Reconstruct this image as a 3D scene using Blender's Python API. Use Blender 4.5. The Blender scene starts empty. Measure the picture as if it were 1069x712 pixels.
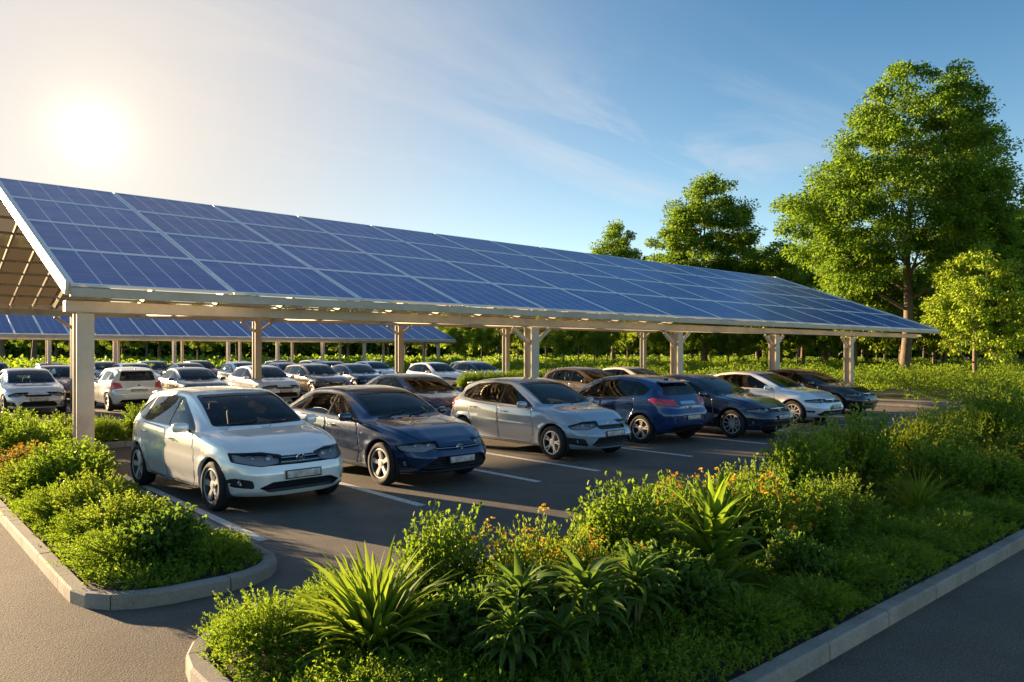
import bpy, bmesh, math, random
import numpy as np
from mathutils import Vector, Matrix, Euler
random.seed(11); RNG = np.random.default_rng(11)
SC = bpy.context.scene; COL = SC.collection
# ------------------------------------------------------------------ camera, sky, sun, exposure
cam = bpy.data.cameras.new('camera'); cam_o = bpy.data.objects.new('camera', cam); COL.objects.link(cam_o); SC.camera = cam_o
cam.sensor_width = 36; cam.lens = 36*780/1069; cam.shift_y = 12/1069; cam.clip_start = .1; cam.clip_end = 2000
YAW = math.radians(41.3)
cam_o.location = (0, 0, 2.0); cam_o.rotation_euler = (math.radians(90), 0, -YAW)
SUN = Vector((-.27, 1.0, .172)).normalized()                          # towards the sun, low behind the carport on the left
GLARE = Vector((.237, 1.122, .292)).normalized()                     # centre of the sun glow painted into the sky above the roof
elev = math.asin(SUN.z); azim = math.atan2(SUN.x, SUN.y)
SC.view_settings.view_transform = 'Standard'; SC.view_settings.look = 'None'; SC.view_settings.gamma = 1; SC.view_settings.exposure = EXPOSURE = 2.25
SC.cycles.transparent_max_bounces = 24; SC.cycles.max_bounces = 8
w = bpy.data.worlds.new('World'); SC.world = w; w.use_nodes = True; nt = w.node_tree
bg = nt.nodes['Background']; sky = nt.nodes.new('ShaderNodeTexSky'); sky.sky_type = 'NISHITA'; sky.sun_disc = False
sky.sun_elevation = elev; sky.sun_rotation = azim; sky.air_density = 1.0; sky.dust_density = .15; sky.ozone_density = 2.0
SKY_STRENGTH = .075
bg.inputs[1].default_value = SKY_STRENGTH
L = nt.links.new
def VM(op, a, b=None):
    n = nt.nodes.new('ShaderNodeVectorMath'); n.operation = op
    for i, v in enumerate((a, b)):
        if v is None: continue
        if isinstance(v, (tuple, Vector)): n.inputs[i].default_value = tuple(v)
        else: L(v, n.inputs[i])
    return n
def MA(op, a, b=None, c=None, clamp=False):
    n = nt.nodes.new('ShaderNodeMath'); n.operation = op; n.use_clamp = clamp
    for i, v in enumerate((a, b, c)):
        if v is None: continue
        if isinstance(v, (int, float)): n.inputs[i].default_value = v
        else: L(v, n.inputs[i])
    return n.outputs[0]
def MIX(f, a, b, blend='MIX'):
    n = nt.nodes.new('ShaderNodeMix'); n.data_type = 'RGBA'; n.blend_type = blend
    for s, v in (('Factor', f), ('A', a), ('B', b)):
        if isinstance(v, (int, float)): n.inputs[s].default_value = v
        elif isinstance(v, tuple): n.inputs[s].default_value = (*v, 1)
        else: L(v, n.inputs[s])
    return n.outputs['Result']
tc = nt.nodes.new('ShaderNodeTexCoord'); D = VM('NORMALIZE', tc.outputs['Generated']).outputs[0]
sx = nt.nodes.new('ShaderNodeSeparateXYZ'); L(D, sx.inputs[0])
ds = MA('MAXIMUM', VM('DOT_PRODUCT', D, GLARE).outputs['Value'], 0.0)
zr_ = nt.nodes.new('ShaderNodeMapRange'); zr_.interpolation_type = 'SMOOTHSTEP'; zr_.inputs['From Min'].default_value = .0; zr_.inputs['From Max'].default_value = .46; L(sx.outputs[2], zr_.inputs[0]); zt = zr_.outputs[0]
# thin high cloud: streaked noise on a flat layer overhead
zz = MA('ADD', MA('MAXIMUM', sx.outputs[2], 0.0), .12)
cb = nt.nodes.new('ShaderNodeCombineXYZ'); L(MA('DIVIDE', sx.outputs[0], zz), cb.inputs[0]); L(MA('DIVIDE', sx.outputs[1], zz), cb.inputs[1])
mp = nt.nodes.new('ShaderNodeMapping'); mp.inputs['Rotation'].default_value = (0, 0, math.radians(28)); mp.inputs['Scale'].default_value = (.55, 1.9, 1); L(cb.outputs[0], mp.inputs[0])
n1 = nt.nodes.new('ShaderNodeTexNoise'); n1.inputs['Scale'].default_value = 1.1; n1.inputs['Detail'].default_value = 9; n1.inputs['Roughness'].default_value = .62; n1.inputs['Distortion'].default_value = .6; L(mp.outputs[0], n1.inputs[0])
n2 = nt.nodes.new('ShaderNodeTexNoise'); n2.inputs['Scale'].default_value = .5; n2.inputs['Detail'].default_value = 3; L(cb.outputs[0], n2.inputs[0])
c1 = nt.nodes.new('ShaderNodeMapRange'); c1.inputs['From Min'].default_value = .47; c1.inputs['From Max'].default_value = .85; L(n1.outputs['Fac'], c1.inputs[0])
c2 = nt.nodes.new('ShaderNodeMapRange'); c2.inputs['From Min'].default_value = .42; c2.inputs['From Max'].default_value = .62; L(n2.outputs['Fac'], c2.inputs[0])
cloud = MA('MULTIPLY', MA('MULTIPLY', c1.outputs[0], c2.outputs[0]), .70)
cl_col = MIX(MA('POWER', ds, 5.0), (2.6, 2.35, 2.3), (4.6, 4.0, 3.2))
base = MIX(cloud, MIX(1.0, sky.outputs[0], MIX(zt, (.88, .86, .84), (.34, .53, .62)), 'MULTIPLY'), cl_col)
# sun glow painted into the sky at GLARE, apart from the SUN direction
glow = MA('ADD', MA('ADD', MA('MULTIPLY', MA('POWER', ds, 1600.0), 1.6), MA('MULTIPLY', MA('POWER', ds, 260.0), .40)), MA('MULTIPLY', MA('POWER', ds, 55.0), .36))
gcol = MIX(1.0, (1.0, .84, .58), glow, 'MULTIPLY')
base = MIX(MA('MULTIPLY', MA('POWER', ds, 10.0), .90), base, (2.35, 2.05, 1.75))
tot = MIX(1.0, base, gcol, 'ADD')
L(tot, bg.inputs[0])
sl = bpy.data.lights.new('sun', 'SUN'); sl.energy = 4.8; sl.angle = math.radians(.6); sl.color = (1.0, .71, .40)
so = bpy.data.objects.new('sun', sl); COL.objects.link(so); so.rotation_euler = SUN.to_track_quat('Z', 'Y').to_euler()

# ------------------------------------------------------------------ helpers
M = {}
def tag(o, label=None, cat=None, group=None, kind=None):
    for k, v in (('label', label), ('category', cat), ('group', group), ('kind', kind)):
        if v: o[k] = v
    return o
def empty(name, loc=(0, 0, 0), rz=0):
    o = bpy.data.objects.new(name, None); COL.objects.link(o); o.location = loc; o.rotation_euler = (0, 0, rz); o.empty_display_size = .3; return o
def copy_tree(o, parent=None):
    c = o.copy(); COL.objects.link(c)
    if parent: c.parent = parent
    for ch in o.children: copy_tree(ch, c)
    return c
def at(px, f):
    """ground point f metres ahead of the camera station, on the bearing px"""
    r = (px-534.5)/780*f; s, c = math.sin(YAW), math.cos(YAW)
    return (f*s+r*c, f*c-r*s)
def np_mesh(name, V, F, mats, parent=None, mi=None, smooth=True):
    me = bpy.data.meshes.new(name); V = np.asarray(V, np.float32); F = np.asarray(F, np.int32); k = F.shape[1]
    me.vertices.add(len(V)); me.vertices.foreach_set('co', V.ravel())
    me.loops.add(F.size); me.loops.foreach_set('vertex_index', F.ravel())
    me.polygons.add(len(F)); me.polygons.foreach_set('loop_start', np.arange(0, F.size, k, dtype=np.int32)); me.polygons.foreach_set('loop_total', np.full(len(F), k, np.int32))
    for m in mats: me.materials.append(m)
    if mi is not None: me.polygons.foreach_set('material_index', np.asarray(mi, np.int32))
    if smooth: me.polygons.foreach_set('use_smooth', np.ones(len(F), bool))
    me.update(calc_edges=True)
    o = bpy.data.objects.new(name, me); COL.objects.link(o)
    if parent: o.parent = parent
    return o
def mat(name, **kw):
    m = bpy.data.materials.new(name); m.use_nodes = True
    b = m.node_tree.nodes['Principled BSDF']
    for k, v in kw.items():
        i = b.inputs[k.replace('_', ' ')]
        i.default_value = (*v, 1) if isinstance(v, tuple) and len(v) == 3 else v
    M[name] = m
    return m, m.node_tree, b
def N(nt, typ, **kw):
    n = nt.nodes.new(typ)
    for k, v in kw.items():
        if k in ('loc',): continue
        setattr(n, k, v)
    return n
# paint takes each car's own colour from its object colour, with a little metallic flake and road dust
m, nt, b = mat('car_paint', Roughness=.28, Metallic=.2, Coat_Weight=1.0, Coat_Roughness=.015)
oi = N(nt, 'ShaderNodeObjectInfo'); nz = N(nt, 'ShaderNodeTexNoise'); nz.inputs['Scale'].default_value = 3.5; nz.inputs['Detail'].default_value = 5
tc = N(nt, 'ShaderNodeTexCoord'); nt.links.new(tc.outputs['Object'], nz.inputs['Vector'])
rp = N(nt, 'ShaderNodeMapRange'); rp.inputs['From Min'].default_value = .45; rp.inputs['From Max'].default_value = .8; rp.inputs['To Min'].default_value = 0; rp.inputs['To Max'].default_value = .035
nt.links.new(nz.outputs['Fac'], rp.inputs['Value'])
mx = N(nt, 'ShaderNodeMix', data_type='RGBA'); mx.inputs['B'].default_value = (.16, .14, .12, 1)
nt.links.new(rp.outputs[0], mx.inputs['Factor']); nt.links.new(oi.outputs['Color'], mx.inputs['A']); nt.links.new(mx.outputs['Result'], b.inputs['Base Color'])
ro = N(nt, 'ShaderNodeMapRange'); ro.inputs['To Min'].default_value = .19; ro.inputs['To Max'].default_value = .23; nt.links.new(nz.outputs['Fac'], ro.inputs['Value']); nt.links.new(ro.outputs[0], b.inputs['Roughness'])
mat('gloss_black', Base_Color=(.008, .008, .009), Roughness=.18)
mat('seam', Base_Color=(.006, .006, .006), Roughness=.8)
mat('dark_trim', Base_Color=(.02, .02, .022), Roughness=.45)
mat('dark_plastic', Base_Color=(.014, .014, .015), Roughness=.6)
mat('chrome', Base_Color=(.75, .75, .76), Metallic=1.0, Roughness=.12)
mat('alloy', Base_Color=(.66, .66, .66), Metallic=.6, Roughness=.35)
mat('steel', Base_Color=(.35, .35, .36), Metallic=.9, Roughness=.4)
mat('interior', Base_Color=(.075, .07, .062), Roughness=.8)
mat('lamp_dark', Base_Color=(.30, .31, .33), Metallic=.3, Roughness=.4)
mat('lamp_silver', Base_Color=(.82, .83, .84), Metallic=.35, Roughness=.3)
mat('lamp_bulb', Base_Color=(.88, .9, .93), Metallic=.0, Roughness=.08)
m, nt, b = mat('tyre', Base_Color=(.016, .016, .016), Roughness=.85)
m, nt, b = mat('plate', Base_Color=(.55, .53, .50), Roughness=.4)
nz = N(nt, 'ShaderNodeTexNoise'); nz.inputs['Scale'].default_value = 14; nz.inputs['Detail'].default_value = 3; tc = N(nt, 'ShaderNodeTexCoord'); nt.links.new(tc.outputs['Object'], nz.inputs['Vector'])
cr = N(nt, 'ShaderNodeValToRGB'); cr.color_ramp.elements[0].position = .38; cr.color_ramp.elements[0].color = (.30, .25, .23, 1); cr.color_ramp.elements[1].position = .6; cr.color_ramp.elements[1].color = (.52, .48, .45, 1); nt.links.new(nz.outputs['Fac'], cr.inputs[0]); nt.links.new(cr.outputs[0], b.inputs['Base Color'])
m, nt, b = mat('tail_red', Base_Color=(.35, .008, .012), Roughness=.12, Coat_Weight=1.0, Coat_Roughness=.03)
wv = N(nt, 'ShaderNodeTexWave'); wv.inputs['Scale'].default_value = 18; wv.bands_direction = 'Z'; tc = N(nt, 'ShaderNodeTexCoord'); nt.links.new(tc.outputs['Object'], wv.inputs['Vector'])
cr = N(nt, 'ShaderNodeValToRGB'); cr.color_ramp.elements[0].color = (.36, .006, .010, 1); cr.color_ramp.elements[1].color = (.70, .03, .04, 1); nt.links.new(wv.outputs['Fac'], cr.inputs[0]); nt.links.new(cr.outputs[0], b.inputs['Base Color'])
m, nt, b = mat('grille_mesh', Base_Color=(.01, .01, .011), Roughness=.4)
wv = N(nt, 'ShaderNodeTexWave'); wv.inputs['Scale'].default_value = 9; wv.bands_direction = 'Z'; tc = N(nt, 'ShaderNodeTexCoord'); nt.links.new(tc.outputs['Object'], wv.inputs['Vector'])
bp = N(nt, 'ShaderNodeBump'); bp.inputs['Distance'].default_value = .02; nt.links.new(wv.outputs['Fac'], bp.inputs['Height']); nt.links.new(bp.outputs[0], b.inputs['Normal'])
def glass(name, tint, gl_rough=.02, ior=1.55):
    m = bpy.data.materials.new(name); m.use_nodes = True; nt = m.node_tree; nt.nodes.remove(nt.nodes['Principled BSDF'])
    out = nt.nodes['Material Output']
    tr = N(nt, 'ShaderNodeBsdfTransparent'); tr.inputs[0].default_value = (*tint, 1)
    gl = N(nt, 'ShaderNodeBsdfGlossy'); gl.inputs['Roughness'].default_value = gl_rough
    fr = N(nt, 'ShaderNodeFresnel'); fr.inputs['IOR'].default_value = ior
    mx = N(nt, 'ShaderNodeMixShader'); nt.links.new(fr.outputs[0], mx.inputs[0]); nt.links.new(tr.outputs[0], mx.inputs[1]); nt.links.new(gl.outputs[0], mx.inputs[2]); nt.links.new(mx.outputs[0], out.inputs[0])
    M[name] = m
glass('car_glass', (.76, .80, .77)); glass('lamp_glass', (.93, .94, .96), ior=1.32)
# ------------------------------------------------------------------ setting materials
def nodes(nt):
    def T(typ, **inp):
        n = nt.nodes.new(typ)
        for k, v in inp.items():
            k = k.replace('_', ' ')
            if k in n.inputs: n.inputs[k].default_value = v
            else: setattr(n, k.replace(' ', '_'), v)
        return n
    return T
def ramp(nt, src, stops):
    r = nt.nodes.new('ShaderNodeValToRGB'); e = r.color_ramp.elements
    while len(e) < len(stops): e.new(.5)
    for x, (p, c) in zip(e, stops): x.position = p; x.color = (*c, 1)
    nt.links.new(src, r.inputs[0]); return r.outputs[0]
def asphalt(name, base, warm, lane=True):
    m, nt, b = mat(name, Roughness=.85); T = nodes(nt); l = nt.links.new
    tc = T('ShaderNodeTexCoord'); P = tc.outputs['Object']
    g = T('ShaderNodeTexNoise', Scale=70.0, Detail=6.0, Roughness=.8); l(P, g.inputs[0])
    v = T('ShaderNodeTexVoronoi', Scale=85.0); l(P, v.inputs['Vector'])
    big = T('ShaderNodeTexNoise', Scale=.35, Detail=6.0, Roughness=.62); l(P, big.inputs[0])
    mid = T('ShaderNodeTexNoise', Scale=2.6, Detail=5.0, Roughness=.7); l(P, mid.inputs[0])
    c1 = ramp(nt, g.outputs['Fac'], [(.32, tuple(x*.35 for x in base)), (.5, base), (.68, tuple(x*2.4 for x in warm))])
    c2 = ramp(nt, big.outputs['Fac'], [(.35, (.66, .65, .64)), (.65, (1.24, 1.22, 1.18))])
    c3 = ramp(nt, mid.outputs['Fac'], [(.34, (.78, .78, .78)), (.5, (1, 1, 1)), (.7, (1.10, 1.09, 1.06))])
    mx = T('ShaderNodeMix', data_type='RGBA', blend_type='MULTIPLY'); mx.inputs['Factor'].default_value = 1; l(c1, mx.inputs['A']); l(c2, mx.inputs['B'])
    my = T('ShaderNodeMix', data_type='RGBA', blend_type='MULTIPLY'); my.inputs['Factor'].default_value = 1; l(mx.outputs['Result'], my.inputs['A']); l(c3, my.inputs['B'])
    # oil stains and crack lines
    st = T('ShaderNodeTexNoise', Scale=.9, Detail=3.0); l(P, st.inputs[0])
    sr = T('ShaderNodeMapRange'); sr.inputs['From Min'].default_value = .62; sr.inputs['From Max'].default_value = .72; sr.inputs['To Max'].default_value = .5; l(st.outputs['Fac'], sr.inputs[0])
    mz = T('ShaderNodeMix', data_type='RGBA'); l(sr.outputs[0], mz.inputs['Factor']); l(my.outputs['Result'], mz.inputs['A']); mz.inputs['B'].default_value = (.018, .018, .018, 1)
    vc = T('ShaderNodeTexVoronoi', feature='DISTANCE_TO_EDGE', Scale=.33); nz = T('ShaderNodeTexNoise', Scale=1.8, Detail=5.0); l(P, nz.inputs[0])
    va = T('ShaderNodeVectorMath', operation='ADD'); vs = T('ShaderNodeVectorMath', operation='SCALE'); vs.inputs['Scale'].default_value = .5; l(nz.outputs['Color'], vs.inputs[0]); l(P, va.inputs[0]); l(vs.outputs[0], va.inputs[1]); l(va.outputs[0], vc.inputs['Vector'])
    cr = T('ShaderNodeMapRange'); cr.inputs['From Min'].default_value = .0; cr.inputs['From Max'].default_value = .006; cr.inputs['To Min'].default_value = .55; cr.inputs['To Max'].default_value = 0; l(vc.outputs['Distance'], cr.inputs[0])
    gate = T('ShaderNodeMath', operation='MULTIPLY'); l(cr.outputs[0], gate.inputs[0]); gr = T('ShaderNodeMapRange'); gr.inputs['From Min'].default_value = .5; gr.inputs['From Max'].default_value = .6; l(big.outputs['Fac'], gr.inputs[0]); l(gr.outputs[0], gate.inputs[1])
    mw = T('ShaderNodeMix', data_type='RGBA'); l(gate.outputs[0], mw.inputs['Factor']); l(mz.outputs['Result'], mw.inputs['A']); mw.inputs['B'].default_value = (.015, .015, .014, 1)
    l(mw.outputs['Result'], b.inputs['Base Color'])
    bp = T('ShaderNodeBump', Strength=.7, Distance=.006); l(g.outputs['Fac'], bp.inputs['Height']); bp2 = T('ShaderNodeBump', Strength=.4, Distance=.006); l(v.outputs['Distance'], bp2.inputs['Height']); l(bp.outputs[0], bp2.inputs['Normal']); l(bp2.outputs[0], b.inputs['Normal'])
    return m
asphalt('asphalt', (.086, .075, .063), (.118, .098, .076))
asphalt('pavement', (.20, .175, .145), (.24, .21, .17))
def rough_stone(name, base, scale=60., var=.25, bump=.5):
    m, nt, b = mat(name, Roughness=.88); T = nodes(nt); l = nt.links.new; P = T('ShaderNodeTexCoord').outputs['Object']
    g = T('ShaderNodeTexNoise', Scale=scale, Detail=5.0, Roughness=.7); l(P, g.inputs[0]); big = T('ShaderNodeTexNoise', Scale=1.7, Detail=6.0, Roughness=.65); l(P, big.inputs[0])
    c1 = ramp(nt, g.outputs['Fac'], [(.3, tuple(x*(1-var) for x in base)), (.7, tuple(x*(1+var) for x in base))]); c2 = ramp(nt, big.outputs['Fac'], [(.3, (.62, .61, .58)), (.6, (1.05, 1.04, 1.02))])
    mx = T('ShaderNodeMix', data_type='RGBA', blend_type='MULTIPLY'); mx.inputs['Factor'].default_value = 1; l(c1, mx.inputs['A']); l(c2, mx.inputs['B']); l(mx.outputs['Result'], b.inputs['Base Color'])
    bp = T('ShaderNodeBump', Strength=bump, Distance=.006); l(g.outputs['Fac'], bp.inputs['Height']); l(bp.outputs[0], b.inputs['Normal']); return m
rough_stone('kerb_stone', (.25, .23, .205)); rough_stone('soil', (.045, .030, .020), 35., .5, 1.0); rough_stone('earth_green', (.045, .058, .020), 4., .4, .6)
# road paint, worn through to the asphalt in places
m, nt, b = mat('road_paint', Roughness=.7); T = nodes(nt); l = nt.links.new; P = T('ShaderNodeTexCoord').outputs['Object']
g = T('ShaderNodeTexNoise', Scale=22.0, Detail=8.0, Roughness=.75); l(P, g.inputs[0]); l(ramp(nt, g.outputs['Fac'], [(.36, (.12, .11, .10)), (.45, (.50, .48, .44)), (.6, (.68, .66, .62))]), b.inputs['Base Color'])
# painted steel of the carports
m, nt, b = mat('steel_paint', Roughness=.5); T = nodes(nt); l = nt.links.new; P = T('ShaderNodeTexCoord').outputs['Object']
g = T('ShaderNodeTexNoise', Scale=1.6, Detail=7.0, Roughness=.7); l(P, g.inputs[0]); l(ramp(nt, g.outputs['Fac'], [(.28, (.27, .24, .19)), (.5, (.385, .345, .28)), (.72, (.43, .39, .33))]), b.inputs['Base Color'])
bp = T('ShaderNodeBump', Strength=.15, Distance=.01); l(g.outputs['Fac'], bp.inputs['Height']); l(bp.outputs[0], b.inputs['Normal'])
mat('aluminium', Base_Color=(.74, .74, .74), Metallic=.2, Roughness=.45)
def cells(name, nx, ny, bus):
    """solar cells behind glass; x runs along the eave, y up the slope (generated 0..1)"""
    m, nt, b = mat(name, Roughness=.10, IOR=1.22, Specular_Tint=(.40, .74, 1.0, 1)); T = nodes(nt); l = nt.links.new
    s = T('ShaderNodeSeparateXYZ'); l(T('ShaderNodeTexCoord').outputs['Generated'], s.inputs[0])
    def line(src, n, wd):
        f = T('ShaderNodeMath', operation='MULTIPLY'); l(src, f.inputs[0]); f.inputs[1].default_value = n
        g = T('ShaderNodeMath', operation='FRACT'); l(f.outputs[0], g.inputs[0])
        h = T('ShaderNodeMath', operation='SUBTRACT'); l(g.outputs[0], h.inputs[0]); h.inputs[1].default_value = .5
        a = T('ShaderNodeMath', operation='ABSOLUTE'); l(h.outputs[0], a.inputs[0])
        c = T('ShaderNodeMath', operation='GREATER_THAN'); l(a.outputs[0], c.inputs[0]); c.inputs[1].default_value = .5-wd*n/2
        return c.outputs[0]
    def mx(a, b_, f): 
        n = T('ShaderNodeMath', operation='MAXIMUM'); l(a, n.inputs[0]); q = T('ShaderNodeMath', operation='MULTIPLY'); l(b_, q.inputs[0]); q.inputs[1].default_value = f; l(q.outputs[0], n.inputs[1]); return n.outputs[0]
    a = line(s.outputs[0], nx, .010); c = line(s.outputs[1], ny, .005); d = line(s.outputs[1], bus, .016)
    k = mx(mx(a, c, .45), d, .20)
    v = T('ShaderNodeTexVoronoi', Scale=26.0); l(T('ShaderNodeTexCoord').outputs['Object'], v.inputs['Vector'])
    oi = T('ShaderNodeObjectInfo'); av = T('ShaderNodeMath', operation='MULTIPLY_ADD'); l(v.outputs['Color'], av.inputs[0]); av.inputs[1].default_value = .45
    rr = T('ShaderNodeMath', operation='MULTIPLY'); l(oi.outputs['Random'], rr.inputs[0]); rr.inputs[1].default_value = .5; l(rr.outputs[0], av.inputs[2])
    cc = ramp(nt, av.outputs[0], [(0, (.004, .070, .26)), (1, (.008, .115, .37))])
    n = T('ShaderNodeMix', data_type='RGBA'); l(k, n.inputs['Factor']); l(cc, n.inputs['A']); n.inputs['B'].default_value = (.50, .54, .60, 1); l(n.outputs['Result'], b.inputs['Base Color'])
    dn = T('ShaderNodeTexNoise', Scale=2.0, Detail=6.0); l(T('ShaderNodeTexCoord').outputs['Object'], dn.inputs[0]); dr = T('ShaderNodeMapRange'); dr.inputs['To Min'].default_value = .22; dr.inputs['To Max'].default_value = .42; l(dn.outputs['Fac'], dr.inputs[0]); l(dr.outputs[0], b.inputs['Roughness'])
cells('solar_cells', 6, 4, 14); cells('solar_cells_small', 3, 6, 24)
mat('back_sheet', Base_Color=(.30, .25, .19), Roughness=.7)
# brown rear-slope sheet, made see-through to let the sun reach the cars
m = bpy.data.materials.new('tinted_sheet'); m.use_nodes = True; nt = m.node_tree; nt.nodes.remove(nt.nodes['Principled BSDF']); T = nodes(nt); l = nt.links.new
tr = T('ShaderNodeBsdfTransparent'); tr.inputs[0].default_value = (.93, .86, .72, 1); df = T('ShaderNodeBsdfDiffuse'); df.inputs[0].default_value = (.26, .20, .13, 1); tl = T('ShaderNodeBsdfTranslucent'); tl.inputs[0].default_value = (.30, .22, .13, 1)
a = T('ShaderNodeMixShader'); a.inputs[0].default_value = .5; l(df.outputs[0], a.inputs[1]); l(tl.outputs[0], a.inputs[2])
c = T('ShaderNodeMixShader'); c.inputs[0].default_value = .12; l(tr.outputs[0], c.inputs[1]); l(a.outputs[0], c.inputs[2]); l(c.outputs[0], nt.nodes['Material Output'].inputs[0]); M['tinted_sheet'] = m
m2 = m.copy(); m2.name = 'tinted_sheet_dark'; M['tinted_sheet_dark'] = m2  # first bay only: denser, darker copy that dims the underside seen at the gable
for nd in m2.node_tree.nodes:
    if nd.type == 'MIX_SHADER' and abs(nd.inputs[0].default_value-.12) < 1e-4: nd.inputs[0].default_value = .92
    if nd.type in ('BSDF_DIFFUSE', 'BSDF_TRANSLUCENT'): nd.inputs[0].default_value = (.085, .066, .045, 1)
# leaves: colour varies leaf by leaf; light comes through them
def leaf_mat(name, dark, light, trans, rough=.45, tf=.45):
    m, nt, b = mat(name, Roughness=rough, Specular_IOR_Level=.18); T = nodes(nt); l = nt.links.new
    g = T('ShaderNodeNewGeometry'); oi = T('ShaderNodeObjectInfo'); nz = T('ShaderNodeTexNoise', Scale=1.3, Detail=2.0); l(T('ShaderNodeTexCoord').outputs['Object'], nz.inputs[0])
    s = T('ShaderNodeMath', operation='MULTIPLY_ADD'); l(g.outputs['Random Per Island'], s.inputs[0]); s.inputs[1].default_value = .55
    q = T('ShaderNodeMath', operation='MULTIPLY_ADD'); l(nz.outputs['Fac'], q.inputs[0]); q.inputs[1].default_value = .5; rr = T('ShaderNodeMath', operation='MULTIPLY'); l(oi.outputs['Random'], rr.inputs[0]); rr.inputs[1].default_value = .22; l(rr.outputs[0], q.inputs[2]); l(q.outputs[0], s.inputs[2])
    col = ramp(nt, s.outputs[0], [(.2, dark), (1.0, light)]); l(col, b.inputs['Base Color'])
    tl = T('ShaderNodeBsdfTranslucent'); tcol = ramp(nt, s.outputs[0], [(.2, tuple(x*.6 for x in trans)), (1.0, trans)]); l(tcol, tl.inputs[0])
    mx = T('ShaderNodeMixShader'); mx.inputs[0].default_value = tf; l(b.outputs[0], mx.inputs[1]); l(tl.outputs[0], mx.inputs[2]); l(mx.outputs[0], nt.nodes['Material Output'].inputs[0])
leaf_mat('leaf_tree', (.044, .098, .011), (.115, .195, .022), (.29, .47, .035))
leaf_mat('leaf_tree_dark', (.040, .078, .010), (.105, .160, .018), (.26, .38, .03))
leaf_mat('leaf_shrub', (.044, .095, .010), (.120, .195, .020), (.30, .46, .03))
leaf_mat('leaf_light', (.060, .11, .012), (.140, .20, .024), (.34, .46, .035))
leaf_mat('leaf_fine', (.058, .118, .012), (.145, .22, .022), (.34, .50, .03))
leaf_mat('leaf_young', (.075, .125, .014), (.15, .22, .026), (.40, .54, .045), tf=.62)
leaf_mat('leaf_blade', (.070, .135, .014), (.140, .225, .03), (.36, .50, .04), .6)
leaf_mat('leaf_deep', (.038, .085, .016), (.085, .155, .03), (.22, .36, .04), .55)
leaf_mat('leaf_olive', (.09, .085, .016), (.17, .15, .03), (.34, .28, .05))
leaf_mat('petal_orange', (.68, .34, .015), (.82, .52, .03), (.7, .36, .03), .5, .35)
leaf_mat('petal_yellow', (.70, .42, .02), (.80, .60, .05), (.75, .5, .04), .5, .35)
rough_stone('bark', (.16, .115, .075), 14., .45, 1.0)
mat('stem', Base_Color=(.09, .10, .03), Roughness=.6)
mat('verge', Base_Color=(.62, .60, .56), Roughness=.45)
# ------------------------------------------------------------------ cars
def spline(pts):
    """monotone-ish cubic (Catmull-Rom on uneven knots) through (y, value) pairs"""
    xs = np.array([p[0] for p in pts], float); ys = np.array([p[1] for p in pts], float)
    d = np.diff(ys)/np.diff(xs)
    m = np.zeros_like(ys); m[1:-1] = np.where(d[:-1]*d[1:] > 0, 2*d[:-1]*d[1:]/(d[:-1]+d[1:]+1e-12), 0); m[0] = d[0]; m[-1] = d[-1]
    def f(x):
        x = np.clip(x, xs[0], xs[-1]); i = np.clip(np.searchsorted(xs, x)-1, 0, len(xs)-2)
        h = xs[i+1]-xs[i]; t = (x-xs[i])/h
        return ((2*t**3-3*t**2+1)*ys[i] + (t**3-2*t**2+t)*h*m[i] + (-2*t**3+3*t**2)*ys[i+1] + (t**3-t**2)*h*m[i+1])
    return f

def bspline(ctrl, n):
    """clamped cubic B-spline through a (k, 2) control polygon, n samples"""
    k = len(ctrl); deg = 3
    kn = np.concatenate([np.zeros(deg), np.linspace(0, 1, k-deg+1), np.ones(deg)])
    t = np.linspace(0, 1, n); t[-1] = 1-1e-9
    B = [((kn[i] <= t) & (t < kn[i+1])).astype(float) for i in range(len(kn)-1)]
    for p in range(1, deg+1):
        B = [((t-kn[i])/(kn[i+p]-kn[i]) if kn[i+p] > kn[i] else 0)*B[i] +
             ((kn[i+p+1]-t)/(kn[i+p+1]-kn[i+1]) if kn[i+p+1] > kn[i+1] else 0)*B[i+1] for i in range(len(B)-1)]
    return np.stack(B[:k], 1) @ np.asarray(ctrl, float)

def sstep(a, b, x):
    t = np.clip((x-a)/(b-a), 0, 1); return t*t*(3-2*t)

def inset_poly(p, d):
    """move every edge of a convex polygon inward by d"""
    p = [Vector((a, b)) for a, b in p]
    area = sum(p[i].x*p[(i+1) % len(p)].y-p[(i+1) % len(p)].x*p[i].y for i in range(len(p)))
    if area < 0: p.reverse()
    n = len(p); out = []
    for i in range(n):
        a, b, c = p[i-1], p[i], p[(i+1) % n]
        e1 = (b-a).normalized(); e2 = (c-b).normalized()
        n1 = Vector((-e1.y, e1.x)); n2 = Vector((-e2.y, e2.x))
        q = 1+n1.dot(n2)
        out.append(b+(n1+n2)*d/max(q, .25))
    return [(v.x, v.y) for v in out]

def round_poly(p, r, k=3):
    """round the corners of a convex polygon"""
    out = []; n = len(p)
    for i in range(n):
        a, b, c = Vector(p[i-1]), Vector(p[i]), Vector(p[(i+1) % n])
        u = (a-b); v = (c-b); rr = min(r, u.length*.45, v.length*.45)
        u = b+u.normalized()*rr; v = b+v.normalized()*rr
        for j in range(k+1):
            t = j/k; q = u*(1-t)**2+b*2*t*(1-t)+v*t*t
            out.append((q.x, q.y))
    return out

def clip_half(p, axis, val, keep_less):
    out = []
    for i in range(len(p)):
        a, b = p[i-1], p[i]
        ia = (a[axis] <= val) == keep_less; ib = (b[axis] <= val) == keep_less
        if ia != ib:
            t = (val-a[axis])/(b[axis]-a[axis]); out.append((a[0]+t*(b[0]-a[0]), a[1]+t*(b[1]-a[1])))
        if ib: out.append(b)
    return out

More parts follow.
